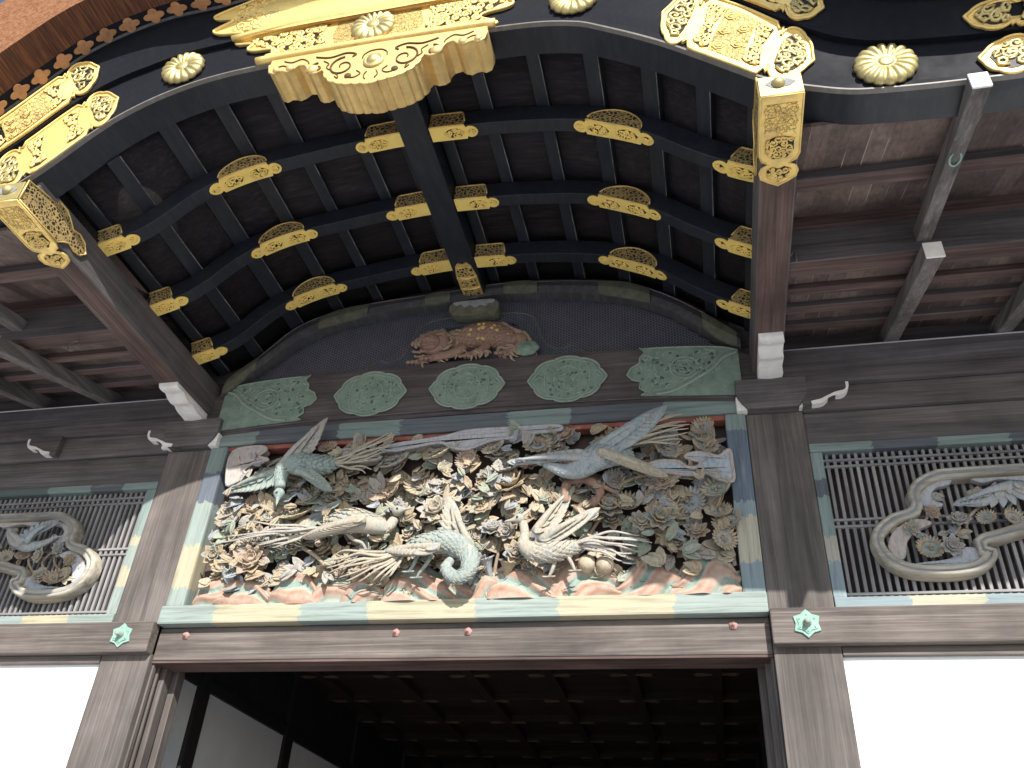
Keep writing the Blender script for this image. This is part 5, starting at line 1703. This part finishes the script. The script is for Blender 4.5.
# ------------------------------------------------------------------ birds
def bird(parent, spine, rad, mat, wings=(), tail=None, head=None, beak=(-1, 0, 0), legs=(), wmat=None, hr=None, crest=0, lab=None):
    b = MB()
    pts = smooth_open(spine, 4)
    rad = [v * .97 for v in rad]
    rr_ = [float(np.interp(i / (len(pts) - 1), np.linspace(0, 1, len(rad)), rad)) for i in range(len(pts))]
    b.tube(pts, rr_, 12, 0, .8)
    if head:
        hr = hr or max(.020, rad[0] * 1.35)
        h = Vector(head); bk = Vector(beak).normalized()
        b.lathe(h - bk * hr, [(hr * .2, 0), (hr * .75, hr * .25), (hr, hr * .9), (hr * .8, hr * 1.5), (hr * .42, hr * 2.0), (hr * .30, hr * 2.4), (hr * .2, hr * 3.1), (hr * .03, hr * 3.7)], 10, 0, bk)
        N_, A, B_ = basis(bk)
        for k in range(crest):
            lf(b, h - bk * hr * .4 + Vector((0, 0, hr * .5)), -bk + Vector((0, 0, .6 + .3 * k)), Vector((0, -1, 0)), hr * 2.6, hr * .3, .2, 0, 0, 5, .006)
    for lg in legs:
        q = smooth_open(lg, 3)
        b.tube(q, [.016 * (1 - .45 * i / len(q)) for i in range(len(q))], 7)
        f = Vector(lg[-1])
        for dx in (-.04, 0, .045):
            b.tube([f, f + Vector((dx, -.03, -.008))], [.009, .005], 5)
    frng = random.Random(len(pts) * 31 + int(abs(pts[0][0]) * 100))
    i0 = int(len(pts) * .12)
    for i in range(i0, len(pts) - 1):
        t_ = (Vector(pts[i + 1]) - Vector(pts[i - 1])).normalized()
        r_ = rr_[i]
        sd = t_.cross(Vector((0, -1, 0))).normalized()
        for a in (-1.25, -.75, -.25, .25, .75, 1.25):
            a += .25 * (i % 2) + frng.uniform(-.06, .06)
            nn_ = (Vector((0, -1, 0)) * math.cos(a) * .8 + sd * math.sin(a)).normalized()
            p_ = Vector(pts[i]) + (Vector((0, -1, 0)) * math.cos(a) * .8 + sd * math.sin(a)) * r_ * .985
            lf(b, p_, t_ + nn_ * .16, nn_, min(.055, max(.022, r_ * .75)), min(.021, r_ * .32), -.05, -.2, 0, 3, .004)
    o = b.build('bird', [mat], parent)
    if lab: o['label'] = lab
    if head:
        e = MB()
        for s in (-1, 1):
            side = Vector((0, -1, 0)) if s > 0 else Vector((0, 1, 0))
            e.lathe(h + side * hr * .86 + bk * hr * .15, [(hr * .22, -.002), (hr * .2, .004), (hr * .03, .007)], 8, 0, side)
        e.build('eye', 'ink', o)
    for wg in wings:
        root, tip, trail, L = wg[:4]; wm_ = wg[4] if len(wg) > 4 else (wmat or mat)
        w = MB(); R0, T, tr = Vector(root), Vector(tip), Vector(trail)
        ld = (T - R0); Ln = ld.length; u = ld.normalized()
        n_ = Vector((0, -1, 0))
        lead = [R0 + ld * t + n_ * .03 * math.sin(PI * t) for t in [k / 8 for k in range(9)]]
        w.tube(lead, [.034 * (1 - .75 * k / 8) for k in range(9)], 8, 0, .7)
        K = 13
        for k in range(K):
            t = k / (K - 1)
            d = tr.normalized() * (1 - t) ** 1.1 * .7 + u * (.30 + t * .95)
            ll = L * (.55 + .5 * math.sin(PI * (.25 + .6 * t)))
            lf(w, R0 + ld * t * .92 + n_ * (.012 - .0035 * k), d, n_, ll, ll * .15 + .010, .06, .12, 0, 6, .006)
            if k % 2 == 0:
                lf(w, R0 + ld * t * .9 + n_ * (.026 - .002 * k), d, n_, ll * .5, ll * .13, .06, .15, 0, 5, .005)
        w.build('wing', wm_, o)
    if tail:
        base, dirs, w0 = tail
        t_ = MB(); trng = random.Random(int(abs(base[0]) * 1000))
        curves = [list(c) for c in dirs]
        full = []
        for i, c in enumerate(curves):
            full.append(c)
            if i + 1 < len(curves):
                m = min(len(c), len(curves[i + 1]))
                full.append([tuple((np.array(c[k]) + np.array(curves[i + 1][k])) / 2 + np.array((0, .012, 0))) for k in range(m)])
        for i, crv in enumerate(full):
            q = smooth_open([base] + list(crv), 8)
            n = len(q); ph = trng.uniform(0, 6); am = trng.uniform(.006, .013)
            out = []
            for k, p in enumerate(q):
                u = k / (n - 1)
                w = am * math.sin(u * 11 + ph) * u ** .5
                out.append((p[0] + w * .4, p[1] - .010 * (i % 3) - .014 * math.sin(PI * u), p[2] + w))
            t_.tube(out, [w0 * .62 * (.75 + .45 * math.sin(PI * min(1, .15 + .8 * k / n))) * (1 - .6 * (k / n) ** 3) for k in range(n)], 7, 0, .6)
        t_.build('tail', 'tail', o)
    return o

lattice(-1, 'dark slatted lattice window with a cloud shaped carved cartouche left of the doorway, partly sunlit',
        [(-1.6, TEALC), (-.3, (.10, .13, .12)), (.5, TEALC), (.90, NAVY), (1.2, TEALC)], [(0, TEAL2), (.30, YEL), (.45, TEAL2), (.62, YEL), (.70, TEALC)], [(-1.6, TEAL2), (.15, (.3, .33, .28)), (.45, TEAL2), (.75, YEL), (1.12, TEAL2)])
lattice(1, 'slatted lattice window with a cloud shaped carved cartouche right of the doorway, in shade',
        [(-1.6, TEALC), (-1.10, NAVY), (-.70, TEALC), (-.25, NAVY), (.3, TEALC)], [(0, BLUET), (.31, (.36, .34, .28)), (.49, TEALC), (.77, NAVY), (.90, TEALC)], [(-1.6, BLUET), (-1.08, (.38, .36, .27)), (-.67, BLUET), (.3, YEL)])

# ================================================================== CARVED PANEL
PN = thing('carved_panel', 'large painted openwork panel of birds, lotus flowers and rocks above the doorway', 'carving', (0, .05, 2.53))
# frame members, painted in lengths of colour
def fr(nm, m, x0, x1, y0, y1, z0, z1):
    b = MB(); b.box(x0, x1, y0, y1, z0, z1); return b.build(nm, m, PN, bevel=.014)
TOPB = [(-2.2, TEALC), (-1.72, NAVY), (-1.02, TEALC), (-.50, (.11, .125, .14)), (.36, TEALC), (.84, NAVY), (1.52, TEALC)]
LB = [(0, TEAL2), (.28, YEL), (.62, TEAL2), (.98, (.11, .13, .16)), (1.24, TEALC)]
RBn = [(0, BLUET), (.28, BLUET), (.34, (.40, .37, .29)), (.67, BLUET), (.78, (.11, .14, .18)), (1.34, TEALC)]
BB = [(-2.2, TEAL2), (-1.68, YEL), (-1.02, TEAL2), (-.52, YEL), (.24, TEAL2), (.78, YEL), (1.52, TEAL2)]
fr('frame_head', banded('panel_paint_head', 0, -2.2, 2.2, TOPB, .35), -2.098, 2.098, -.012, .14, 4.015, 4.098)
fr('frame_head', banded('panel_paint_head_lip', 0, -2.2, 2.2, TOPB, .5), -2.098, 2.098, .004, .14, 4.1, 4.172)
fr('frame_stile', banded('panel_paint_left', 2, 0, 1.7, LB, .5), -2.098, -1.95, -.008, .14, 2.675, 4.012)
fr('frame_stile', banded('panel_paint_right', 2, 0, 1.7, RBn, .5), 1.955, 2.098, -.008, .14, 2.675, 4.012)
fr('frame_sill', banded('panel_paint_sill', 0, -2.2, 2.2, BB, .5), -2.098, 2.098, -.045, .14, 2.535, 2.672)
b = MB(); b.box(-2.0, 2.0, .142, .17, 2.55, 4.1); b.build('dark_backing', 'void', PN)
b = MB(); b.box(-1.95, 1.955, .01, .10, 3.975, 4.013); b.build('red_bar', 'redbar', PN, bevel=.008)

rng = random.Random(41)
NN = Vector((0, -1, .22))
def jn(a=.45):
    return NN + Vector((rng.uniform(-a, a), 0, rng.uniform(-a * .6, a)))
def yj(): return rng.uniform(-.05, .04)
S_ = 1 / 172.0
DAISY = [(0.061, 3.763, 16), (-0.266, 3.581, 24), (-0.537, 3.521, 23), (0.269, 3.843, 17), (1.12, 3.508, 23), (1.545, 3.747, 19), (1.809, 3.769, 17), (1.792, 3.911, 15), (1.169, 3.521, 16), (1.242, 3.361, 19), (1.85, 3.419, 19), (1.673, 3.353, 19), (1.852, 3.277, 17), (1.902, 3.186, 19), (-1.067, 3.936, 14), (-1.769, 3.36, 19), (-1.79, 3.196, 16), (-1.147, 3.546, 20), (1.267, 2.99, 16), (1.878, 3.044, 16), (-1.617, 3.512, 12)]
LOTUS = [(-0.495, 3.773, 22), (-0.161, 3.821, 20), (0.384, 3.708, 24), (-1.244, 3.392, 24), (-0.84, 3.631, 16), (1.492, 3.486, 22), (-1.456, 3.394, 18), (0.609, 3.837, 20), (0.206, 3.376, 20), (-0.824, 3.404, 12)]
PEONY = [(-0.115, 3.329, 22), (-0.431, 3.376, 14), (0.416, 3.533, 25), (1.097, 3.307, 22), (-1.487, 2.994, 25), (-1.802, 3.06, 16), (-1.217, 3.125, 16), (-1.533, 3.145, 14), (0.815, 3.916, 13), (0.301, 3.177, 16), (0.483, 2.984, 16), (1.46, 3.207, 20), (1.704, 3.116, 14), (-0.675, 3.034, 12), (0.417, 3.15, 13), (0.785, 3.277, 14), (1.55, 3.036, 14), (-1.74, 2.925, 14), (1.332, 3.176, 14)]
PODS = [(0.975, 2.887, 10), (1.094, 2.876, 10)]
LEAVES = [(0.017, 3.499, 24, 80), (0.999, 3.911, 22, 35), (0.669, 3.376, 24, 100), (-0.954, 3.511, 20, 150), (-1.089, 2.965, 24, 40), (-1.216, 2.841, 24, 30), (-1.482, 2.849, 26, 20), (-1.678, 2.931, 20, 160), (-0.881, 3.08, 20, 90), (-0.144, 3.128, 16, 60), (-0.684, 3.088, 20, 30), (0.388, 3.281, 26, 20), (1.504, 3.031, 24, 40), (1.603, 2.942, 24, 10), (1.464, 2.857, 24, 130), (1.81, 2.914, 26, 170), (1.587, 3.245, 24, 165), (1.403, 3.299, 18, 60), (1.648, 2.948, 18, 30), (-0.121, 3.664, 14, 60), (-0.713, 3.448, 22, 50), (-0.34, 3.268, 20, 30), (0.202, 3.243, 22, 60), (-0.766, 2.865, 20, 70), (-0.917, 2.795, 22, 60), (0.121, 3.509, 18, 120), (0.572, 3.303, 20, 40), (1.702, 2.808, 20, 150), (1.337, 3.341, 20, 60), (1.93, 2.93, 18, 160), (-1.168, 3.728, 18, 20), (-1.859, 3.175, 18, 80), (-1.352, 3.091, 20, 60), (-1.642, 3.288, 18, 10), (0.887, 3.522, 16, 50), (0.994, 3.206, 18, 140), (1.44, 3.373, 18, 30), (0.467, 3.968, 18, 170), (-0.778, 3.835, 20, 160), (-0.39, 3.942, 20, 10), (1.344, 3.59, 20, 170), (1.618, 3.557, 16, 20), (1.889, 3.58, 14, 60), (-1.271, 3.823, 14, 70)]
for x, z, r in DAISY: daisy(PN, (x, yj(), z), r * S_, jn(), rng, rng.uniform(.2, .5))
for x, z, r in LOTUS: lotus(PN, (x, yj(), z), r * S_, jn() + Vector((0, 0, .45)), rng)
for x, z, r in PEONY: peony(PN, (x, yj(), z), r * S_, jn(), rng)
for x, z, r in PODS:
    b = MB(); b.lathe((x, -.03, z), [(.01, -.06), (.045, -.04), (.062, 0), (.055, .04), (.03, .06), (.004, .066)], 12, 0, (0, -1, .3))
    b.build('seed_pod', 'flower', PN)
for x, z, r, a in LEAVES:
    a = math.radians(a)
    spray(PN, (x, yj() - .01, z), (math.cos(a), rng.uniform(-.35, .1), math.sin(a)), NN, r * S_ * 1.05, r * S_ * .26, rng, rng.choice((1, 3, 3, 2)))
# filling foliage deeper in the relief, jittered on a grid so the ground shows only in small gaps
for i in range(30):
    for j in range(10):
        x = -1.86 + 3.74 * (i + .5) / 30 + rng.uniform(-.06, .06); z = 2.76 + 1.18 * (j + .5) / 10 + rng.uniform(-.05, .05)
        if rng.random() < .08: continue
        a = rng.uniform(0, 2 * PI)
        if rng.random() < .78:
            spray(PN, (x, rng.uniform(.02, .085), z), (math.cos(a), rng.uniform(-.45, .0), math.sin(a)), NN + Vector((rng.uniform(-.4, .4), 0, rng.uniform(-.3, .5))), rng.uniform(.12, .18), rng.uniform(.032, .048), rng, rng.choice((2, 3, 4)), 'back_leaf')
        else:
            peony(PN, (x, rng.uniform(.03, .07), z), rng.uniform(.07, .10), jn(.6), rng, 'back_flower')
for i in range(170):
    x, z = rng.uniform(-1.80, 1.80), rng.uniform(2.80, 3.92)
    a = rng.uniform(0, 2 * PI)
    spray(PN, (x, rng.uniform(-.035, .04), z), (math.cos(a), rng.uniform(-.5, .0), math.sin(a)), NN + Vector((rng.uniform(-.5, .5), 0, rng.uniform(-.3, .5))), rng.uniform(.08, .13), rng.uniform(.022, .034), rng, rng.choice((1, 2, 3)), 'leaf')
# fronds lying over the birds and flowers
for i in range(70):
    x, z = rng.uniform(-1.82, 1.82), rng.uniform(2.84, 3.92)
    a = rng.uniform(0, 2 * PI)
    spray(PN, (x, rng.uniform(-.10, -.05), z), (math.cos(a), rng.uniform(-.15, .45), math.sin(a)), NN + Vector((rng.uniform(-.5, .5), 0, rng.uniform(-.3, .5))), rng.uniform(.07, .12), rng.uniform(.016, .026), rng, rng.choice((1, 2, 3)), 'leaf')
# stems
STEMS = [[(-1.828, 2.783), (-1.797, 3.013), (-1.756, 3.252)], [(-1.327, 2.726), (-1.365, 2.883), (-1.473, 3.002)], [(-1.046, 2.762), (-1.016, 2.986), (-0.884, 3.096)], [(-0.708, 2.753), (-0.703, 2.937), (-0.66, 3.034)], [(-0.457, 2.782), (-0.544, 2.969), (-0.4, 3.154), (-0.152, 3.26)], [(-0.163, 2.738), (-0.045, 2.951), (-0.134, 3.105)],
         [(0.324, 2.76), (0.325, 2.939), (0.367, 3.159)], [(0.797, 2.781), (0.927, 3.025), (1.063, 3.241)], [(1.32, 2.766), (1.326, 2.974), (1.403, 3.299), (1.495, 3.565)], [(1.703, 2.822), (1.651, 2.997), (1.735, 3.283)], [(1.926, 2.882), (1.901, 3.093), (1.855, 3.314)], [(-0.675, 3.698), (-0.423, 3.598), (-0.214, 3.798)], [(-1.405, 3.318), (-1.279, 3.477), (-1.132, 3.554)], [(0.063, 3.328), (0.198, 3.48), (0.415, 3.549)], [(1.063, 3.355), (1.238, 3.501), (1.413, 3.57)],
         [(-1.119, 3.105), (-0.939, 2.983), (-0.746, 2.754)], [(-0.737, 3.129), (-0.559, 3.06), (-0.379, 3.001)], [(-0.307, 3.189), (-0.342, 2.999), (-0.375, 2.816)]]
for q in STEMS:
    b = MB(); p = smooth_open([(x, rng.uniform(-.02, .08), z) for x, z in q], 5)
    b.tube(p, [.016 * (1 - .4 * i / len(p)) for i in range(len(p))], 7); b.build('stem', 'stem', PN)
# gnarled branch with its loop
b = MB(); p = smooth_open([(x, -.06 - .01 * (i % 2), z) for i, (x, z) in enumerate([(0.826, 3.329), (0.824, 3.446), (0.88, 3.506), (0.993, 3.492), (1.063, 3.417), (1.035, 3.333), (0.952, 3.299), (0.897, 3.264)])], 5)
b.tube(p, [.030 + .006 * math.sin(i * 1.3) for i in range(len(p))], 9)
b.tube([p[18], (p[18][0] + .06, -.08, p[18][2] - .02), (p[18][0] + .14, -.05, p[18][2] - .06)], [.024, .018, .01], 7)
b.build('branch', 'beast', PN)
# lily trumpets
for x, z in [(-0.603, 2.874), (-0.477, 2.87), (-0.869, 2.935), (0.293, 2.896), (0.434, 2.87)]:
    b = MB(); d = Vector((rng.uniform(-.3, .3), -.5, rng.choice((-1, 1)) * .9)).normalized()
    b.lathe((x, -.02, z), [(.012, -.09), (.02, -.05), (.03, 0), (.055, .05), (.075, .065), (.05, .05), (.01, .0)], 14, 0, d, True, 5, .08)
    b.build('lily', 'leaf', PN)
# cloud banks
CL = [[(-1.88, 3.936), (-1.664, 3.977), (-1.586, 3.944), (-1.641, 3.884), (-1.547, 3.85), (-1.677, 3.823), (-1.74, 3.764), (-1.702, 3.717), (-1.805, 3.652), (-1.859, 3.664)],
      [(-0.622, 3.878), (-0.507, 3.915), (-0.309, 3.936), (-0.113, 3.958), (0.079, 3.997), (0.466, 3.994), (0.739, 3.991), (0.769, 3.954), (0.545, 3.936), (0.409, 3.911), (0.28, 3.903), (0.197, 3.883), (0.078, 3.839), (-0.048, 3.856), (-0.147, 3.907), (-0.343, 3.885), (-0.499, 3.861)],
      [(1.401, 3.618), (1.499, 3.644), (1.608, 3.629), (1.66, 3.586), (1.727, 3.574), (1.758, 3.62), (1.665, 3.658), (1.694, 3.688), (1.803, 3.689), (1.882, 3.651), (1.96, 3.702), (1.971, 3.598), (1.965, 3.459), (1.868, 3.48), (1.792, 3.531), (1.684, 3.522), (1.536, 3.546), (1.427, 3.569)],
      [(-1.032, 3.879), (-0.853, 3.894), (-0.684, 3.856), (-0.61, 3.798), (-0.769, 3.782), (-0.952, 3.803)]]
for k, poly in enumerate(CL):
    b = MB(); o = smooth_closed(poly, 4)
    b.prism(o, -.035, .05)
    CLO = b.build('cloud_bank', 'cloud', PN, bevel=.016, seg=3)
    b = MB(); b.tube([(x, -.03, z) for x, z in o + o[:1]], .014, 6)
    b.build('cloud_rim', 'cloud', CLO)
# rocks along the foot
ROCK = [(-1.889, -1.598, 2.82, 2.672), (-1.739, -1.259, 2.79, 2.672), (-1.304, -0.898, 2.816, 2.672), (-1.034, -0.686, 2.861, 2.672), (-0.759, -0.446, 2.809, 2.672), (-0.446, 0.034, 2.855, 2.672), (-0.079, 0.225, 2.803, 2.672), (0.143, 0.415, 2.776, 2.672), (0.293, 0.84, 2.809, 2.672), (0.642, 1.201, 2.868, 2.672), (1.137, 1.639, 2.845, 2.672), (1.516, 1.967, 2.895, 2.672)]
CR_, PK_, TL_ = np.array((.42, .375, .305)), np.array((.43, .225, .155)), np.array((.245, .335, .29))
for k, (xa, xb, zt, zb_) in enumerate(ROCK):
    xa, xb = max(xa, -1.948), min(xb, 1.953); zb_ = 2.660
    sl = rng.choice((-1, 1)) * rng.uniform(.8, 1.6); ph = rng.uniform(0, 6); fq = rng.uniform(6, 9.5) * (.6 + .5 * (xb - xa))
    pw = rng.uniform(.28, .5); sk = rng.uniform(-.15, .15)
    dep = -.018 - .014 * (k % 3); pal = rng.uniform(-.25, .25)
    def phase(u, v): return u * fq * .62 + sl * v * 4.2 + ph + .9 * math.sin(v * 2.6 + u * 5 + ph)
    def f(u, v):
        uu = u + sk * math.sin(PI * u)
        top = (max(0, math.sin(PI * min(1, max(0, uu)))) ** pw)
        h = (zt + .125 - zb_) * max(.5, top) * (1 + .06 * math.sin(u * 11 + ph))
        r = phase(u, v)
        w = 2 * abs(math.cos(r)) ** 1.3 - 1 + .2 * math.sin(3.1 * r + 2)
        y = .06 + (dep - .06) * (max(0, 1 - v ** 2.2) ** .5) * (.45 + .55 * top) - .020 * w * (1 - v * .4)
        return (xa + (xb - xa) * u + .006 * w * v, y, zb_ + h * v)
    b = MB(); nu, nv = 76, 24
    b.grid(f, nu, nv)
    cols = []
    for j in range(nv + 1):
        for i in range(nu + 1):
            r = phase(i / nu, j / nv); q = abs(math.cos(r))
            wv = lambda c0, w0: max(0.0, 1 - abs(q - c0) / w0)
            wt = max(0.0, 1 - q / .45); wc = wv(.58, .30) + max(0.0, (q - .93) / .07) * .6; wp = wv(.84, .26)
            sm_ = wt + wc + wp + 1e-6
            c = (TL_ * wt + CR_ * wc + PK_ * wp) / sm_
            cols.append((c[0], c[1], c[2], 1))
    o = b.build('rock', 'rockpaint', PN)
    at = o.data.color_attributes.new('paint', 'FLOAT_COLOR', 'POINT')
    for i, c in enumerate(cols): at.data[i].color = c

# birds
def P3(lst, ys): return [(x, y, z) for (x, z), y in zip(lst, ys)]
def tl(base, *curves): return (base, [list(c) for c in curves], .0145)
# diving teal bird, upper left
bird(PN, [(-1.344, -0.11, 3.546), (-1.353, -0.12, 3.643), (-1.331, -0.12, 3.729), (-1.218, -0.12, 3.739), (-1.054, -0.11, 3.717), (-0.928, -0.08, 3.761)], [.042, .056, .072, .098, .088, .04], 'bird_teal',
     wings=[((-1.38, -0.14, 3.695), (-1.148, -0.16, 4.005), (.9, .1, -.2), .24, 'tail'), ((-1.369, -0.1, 3.707), (-1.78, -0.06, 3.597), (.1, 0, -1), .17), ((-1.217, -0.16, 3.665), (-1.022, -0.15, 3.557), (.8, 0, -.1), .2)],
     tail=tl((-1.004, -0.09, 3.751), [(-0.831, -0.1, 3.804), (-0.666, -0.11, 3.902), (-0.551, -0.1, 3.971)], [(-0.808, -0.11, 3.788), (-0.623, -0.12, 3.857), (-0.482, -0.1, 3.939)], [(-0.825, -0.1, 3.769), (-0.652, -0.11, 3.813), (-0.505, -0.1, 3.879)], [(-0.82, -0.1, 3.743), (-0.66, -0.11, 3.761), (-0.544, -0.1, 3.811)], [(-0.848, -0.1, 3.718), (-0.722, -0.1, 3.728), (-0.603, -0.08, 3.74)], [(-0.86, -0.1, 3.693), (-0.755, -0.11, 3.664), (-0.674, -0.1, 3.631)], [(-0.862, -0.12, 3.751), (-0.718, -0.12, 3.846), (-0.612, -0.1, 3.948)]),
     lab='diving blue green bird in the upper left of the panel', head=(-1.332, -0.125, 3.487), beak=(.15, -.25, -1), hr=.044, crest=2)
# pale standing bird with a long trailing tail, left of the middle
bird(PN, [(-0.405, -0.09, 3.255), (-0.433, -0.11, 3.184), (-0.518, -0.13, 3.194), (-0.666, -0.15, 3.222), (-0.804, -0.14, 3.21), (-0.924, -0.1, 3.187)], [.034, .048, .078, .100, .088, .04], 'bird_pale',
     wings=[((-0.561, -0.22, 3.199), (-0.907, -0.19, 3.136), (-.8, 0, -.18), .24)],
     tail=tl((-0.911, -0.1, 3.202), [(-1.101, -0.12, 3.185), (-1.377, -0.12, 3.189), (-1.605, -0.1, 3.137)], [(-1.101, -0.11, 3.166), (-1.382, -0.13, 3.13), (-1.776, -0.1, 3.112)], [(-1.099, -0.1, 3.211), (-1.314, -0.11, 3.239), (-1.547, -0.09, 3.267)], [(-1.086, -0.1, 3.147), (-1.239, -0.12, 3.105), (-1.434, -0.1, 3.091)], [(-1.059, -0.1, 3.13), (-1.154, -0.12, 3.071), (-1.285, -0.1, 3.061)], [(-1.088, -0.14, 3.168), (-1.32, -0.14, 3.154), (-1.666, -0.12, 3.162)]),
     lab='pale standing bird with a long trailing tail', head=(-0.38, -0.1, 3.312), beak=(1, -.15, .1), hr=.042, legs=[[(-0.741, -0.12, 3.154), (-0.665, -0.13, 3.085), (-0.605, -0.12, 3.064), (-0.575, -0.1, 3.019)]], crest=2)
# teal bird with its neck curled under, centre
bird(PN, [(0.072, -0.14, 2.911), (0.043, -0.16, 2.839), (0.118, -0.18, 2.765), (0.194, -0.19, 2.787), (0.211, -0.18, 2.882), (0.144, -0.17, 2.975), (0.024, -0.16, 3.028), (-0.138, -0.14, 3.022), (-0.292, -0.1, 2.993)], [.030, .040, .052, .060, .068, .075, .085, .08, .035], 'bird_teal',
     wings=[((0.2, -0.12, 2.995), (0.048, -0.13, 3.276), (-.55, .1, -.75), .22), ((0.012, -0.24, 2.956), (-0.293, -0.18, 2.98), (-.7, 0, -.25), .22)], wmat='bird_pale',
     tail=tl((-0.256, -0.12, 2.991), [(-0.452, -0.13, 2.956), (-0.674, -0.13, 2.964), (-0.889, -0.1, 2.933)], [(-0.414, -0.14, 2.921), (-0.612, -0.14, 2.884), (-0.813, -0.1, 2.849)], [(-0.382, -0.14, 2.898), (-0.513, -0.15, 2.833), (-0.675, -0.12, 2.778)], [(-0.336, -0.14, 2.882), (-0.418, -0.16, 2.804), (-0.475, -0.14, 2.757)], [(-0.288, -0.15, 2.869), (-0.319, -0.16, 2.808), (-0.364, -0.14, 2.775)], [(-0.458, -0.12, 2.976), (-0.67, -0.12, 3.006), (-0.806, -0.09, 2.987)], [(-0.393, -0.16, 2.927), (-0.565, -0.16, 2.911), (-0.737, -0.12, 2.882)]),
     lab='blue green bird with its neck curled under', head=(0.085, -0.15, 2.95), beak=(-1, -.3, .15), hr=.038, legs=[[(-0.071, -0.15, 2.963), (-0.088, -0.16, 2.887), (-0.143, -0.14, 2.825), (-0.167, -0.12, 2.792)], [(-0.17, -0.15, 2.952), (-0.19, -0.15, 2.88), (-0.225, -0.13, 2.832)]])
# pale crane with both wings lifted, right of the middle
bird(PN, [(0.545, -0.12, 3.173), (0.565, -0.13, 3.079), (0.566, -0.15, 2.997), (0.634, -0.17, 2.935), (0.748, -0.17, 2.931), (0.851, -0.15, 2.957), (0.938, -0.11, 2.993)], [.030, .032, .045, .075, .085, .065, .03], 'bird_pale',
     wings=[((0.687, -0.21, 2.986), (0.959, -0.22, 3.143), (.95, .1, .05), .22), ((0.623, -0.11, 3.093), (0.831, -0.08, 3.393), (.9, .1, -.2), .17)],
     tail=tl((0.886, -0.12, 2.983), [(1.02, -0.13, 2.974), (1.151, -0.13, 2.926), (1.24, -0.11, 2.904)], [(1.019, -0.12, 3.014), (1.171, -0.12, 3.015), (1.409, -0.1, 2.979)], [(1.017, -0.11, 3.04), (1.152, -0.12, 3.059), (1.333, -0.09, 3.058)], [(1.006, -0.12, 2.957), (1.111, -0.12, 2.911), (1.212, -0.1, 2.881)], [(1.008, -0.14, 2.991), (1.153, -0.14, 2.971), (1.331, -0.11, 2.949)]),
     lab='pale crane with both wings lifted', head=(0.517, -0.125, 3.195), beak=(-1, -.2, -.25), hr=.040, legs=[[(0.786, -0.15, 2.889), (0.768, -0.15, 2.82), (0.739, -0.13, 2.767)], [(0.852, -0.15, 2.915), (0.886, -0.15, 2.857), (0.91, -0.13, 2.803)]], crest=1)
# blue green bird gliding to the left, upper right
bird(PN, [(0.683, -0.12, 3.619), (0.745, -0.14, 3.579), (0.84, -0.15, 3.536), (0.939, -0.16, 3.548), (1.051, -0.16, 3.621), (1.188, -0.13, 3.661), (1.283, -0.1, 3.688)], [.028, .038, .055, .085, .105, .090, .045], 'bird_blue',
     wings=[((1.017, -0.22, 3.588), (0.47, -0.12, 3.665), (-.5, .1, .5), .16), ((1.074, -0.23, 3.627), (1.408, -0.17, 3.513), (.8, .05, -.3), .22, 'tail'), ((1.038, -0.17, 3.688), (1.365, -0.17, 3.896), (.95, 0, -.12), .34)],
     tail=tl((1.228, -0.11, 3.711), [(1.331, -0.13, 3.831), (1.433, -0.14, 3.909), (1.559, -0.11, 3.952)], [(1.344, -0.13, 3.797), (1.474, -0.14, 3.881), (1.657, -0.11, 3.953)], [(1.344, -0.14, 3.767), (1.5, -0.14, 3.829), (1.709, -0.11, 3.882)], [(1.357, -0.13, 3.739), (1.525, -0.14, 3.762), (1.691, -0.11, 3.817)], [(1.356, -0.13, 3.715), (1.495, -0.13, 3.721), (1.602, -0.11, 3.701)], [(1.317, -0.12, 3.872), (1.363, -0.13, 3.947), (1.434, -0.12, 3.981)], [(1.332, -0.15, 3.802), (1.461, -0.15, 3.892), (1.602, -0.12, 3.959)], [(1.359, -0.15, 3.743), (1.499, -0.15, 3.79), (1.666, -0.11, 3.852)]),
     lab='large blue bird gliding left with a raised wing', head=(0.647, -0.125, 3.643), beak=(-1, -.15, -.1), hr=.036, crest=2)

# every labelled member is a thing of its own
for o in COL.objects:
    if o.parent is None and o.get('label') and not o.get('kind'):
        o['kind'] = 'thing'
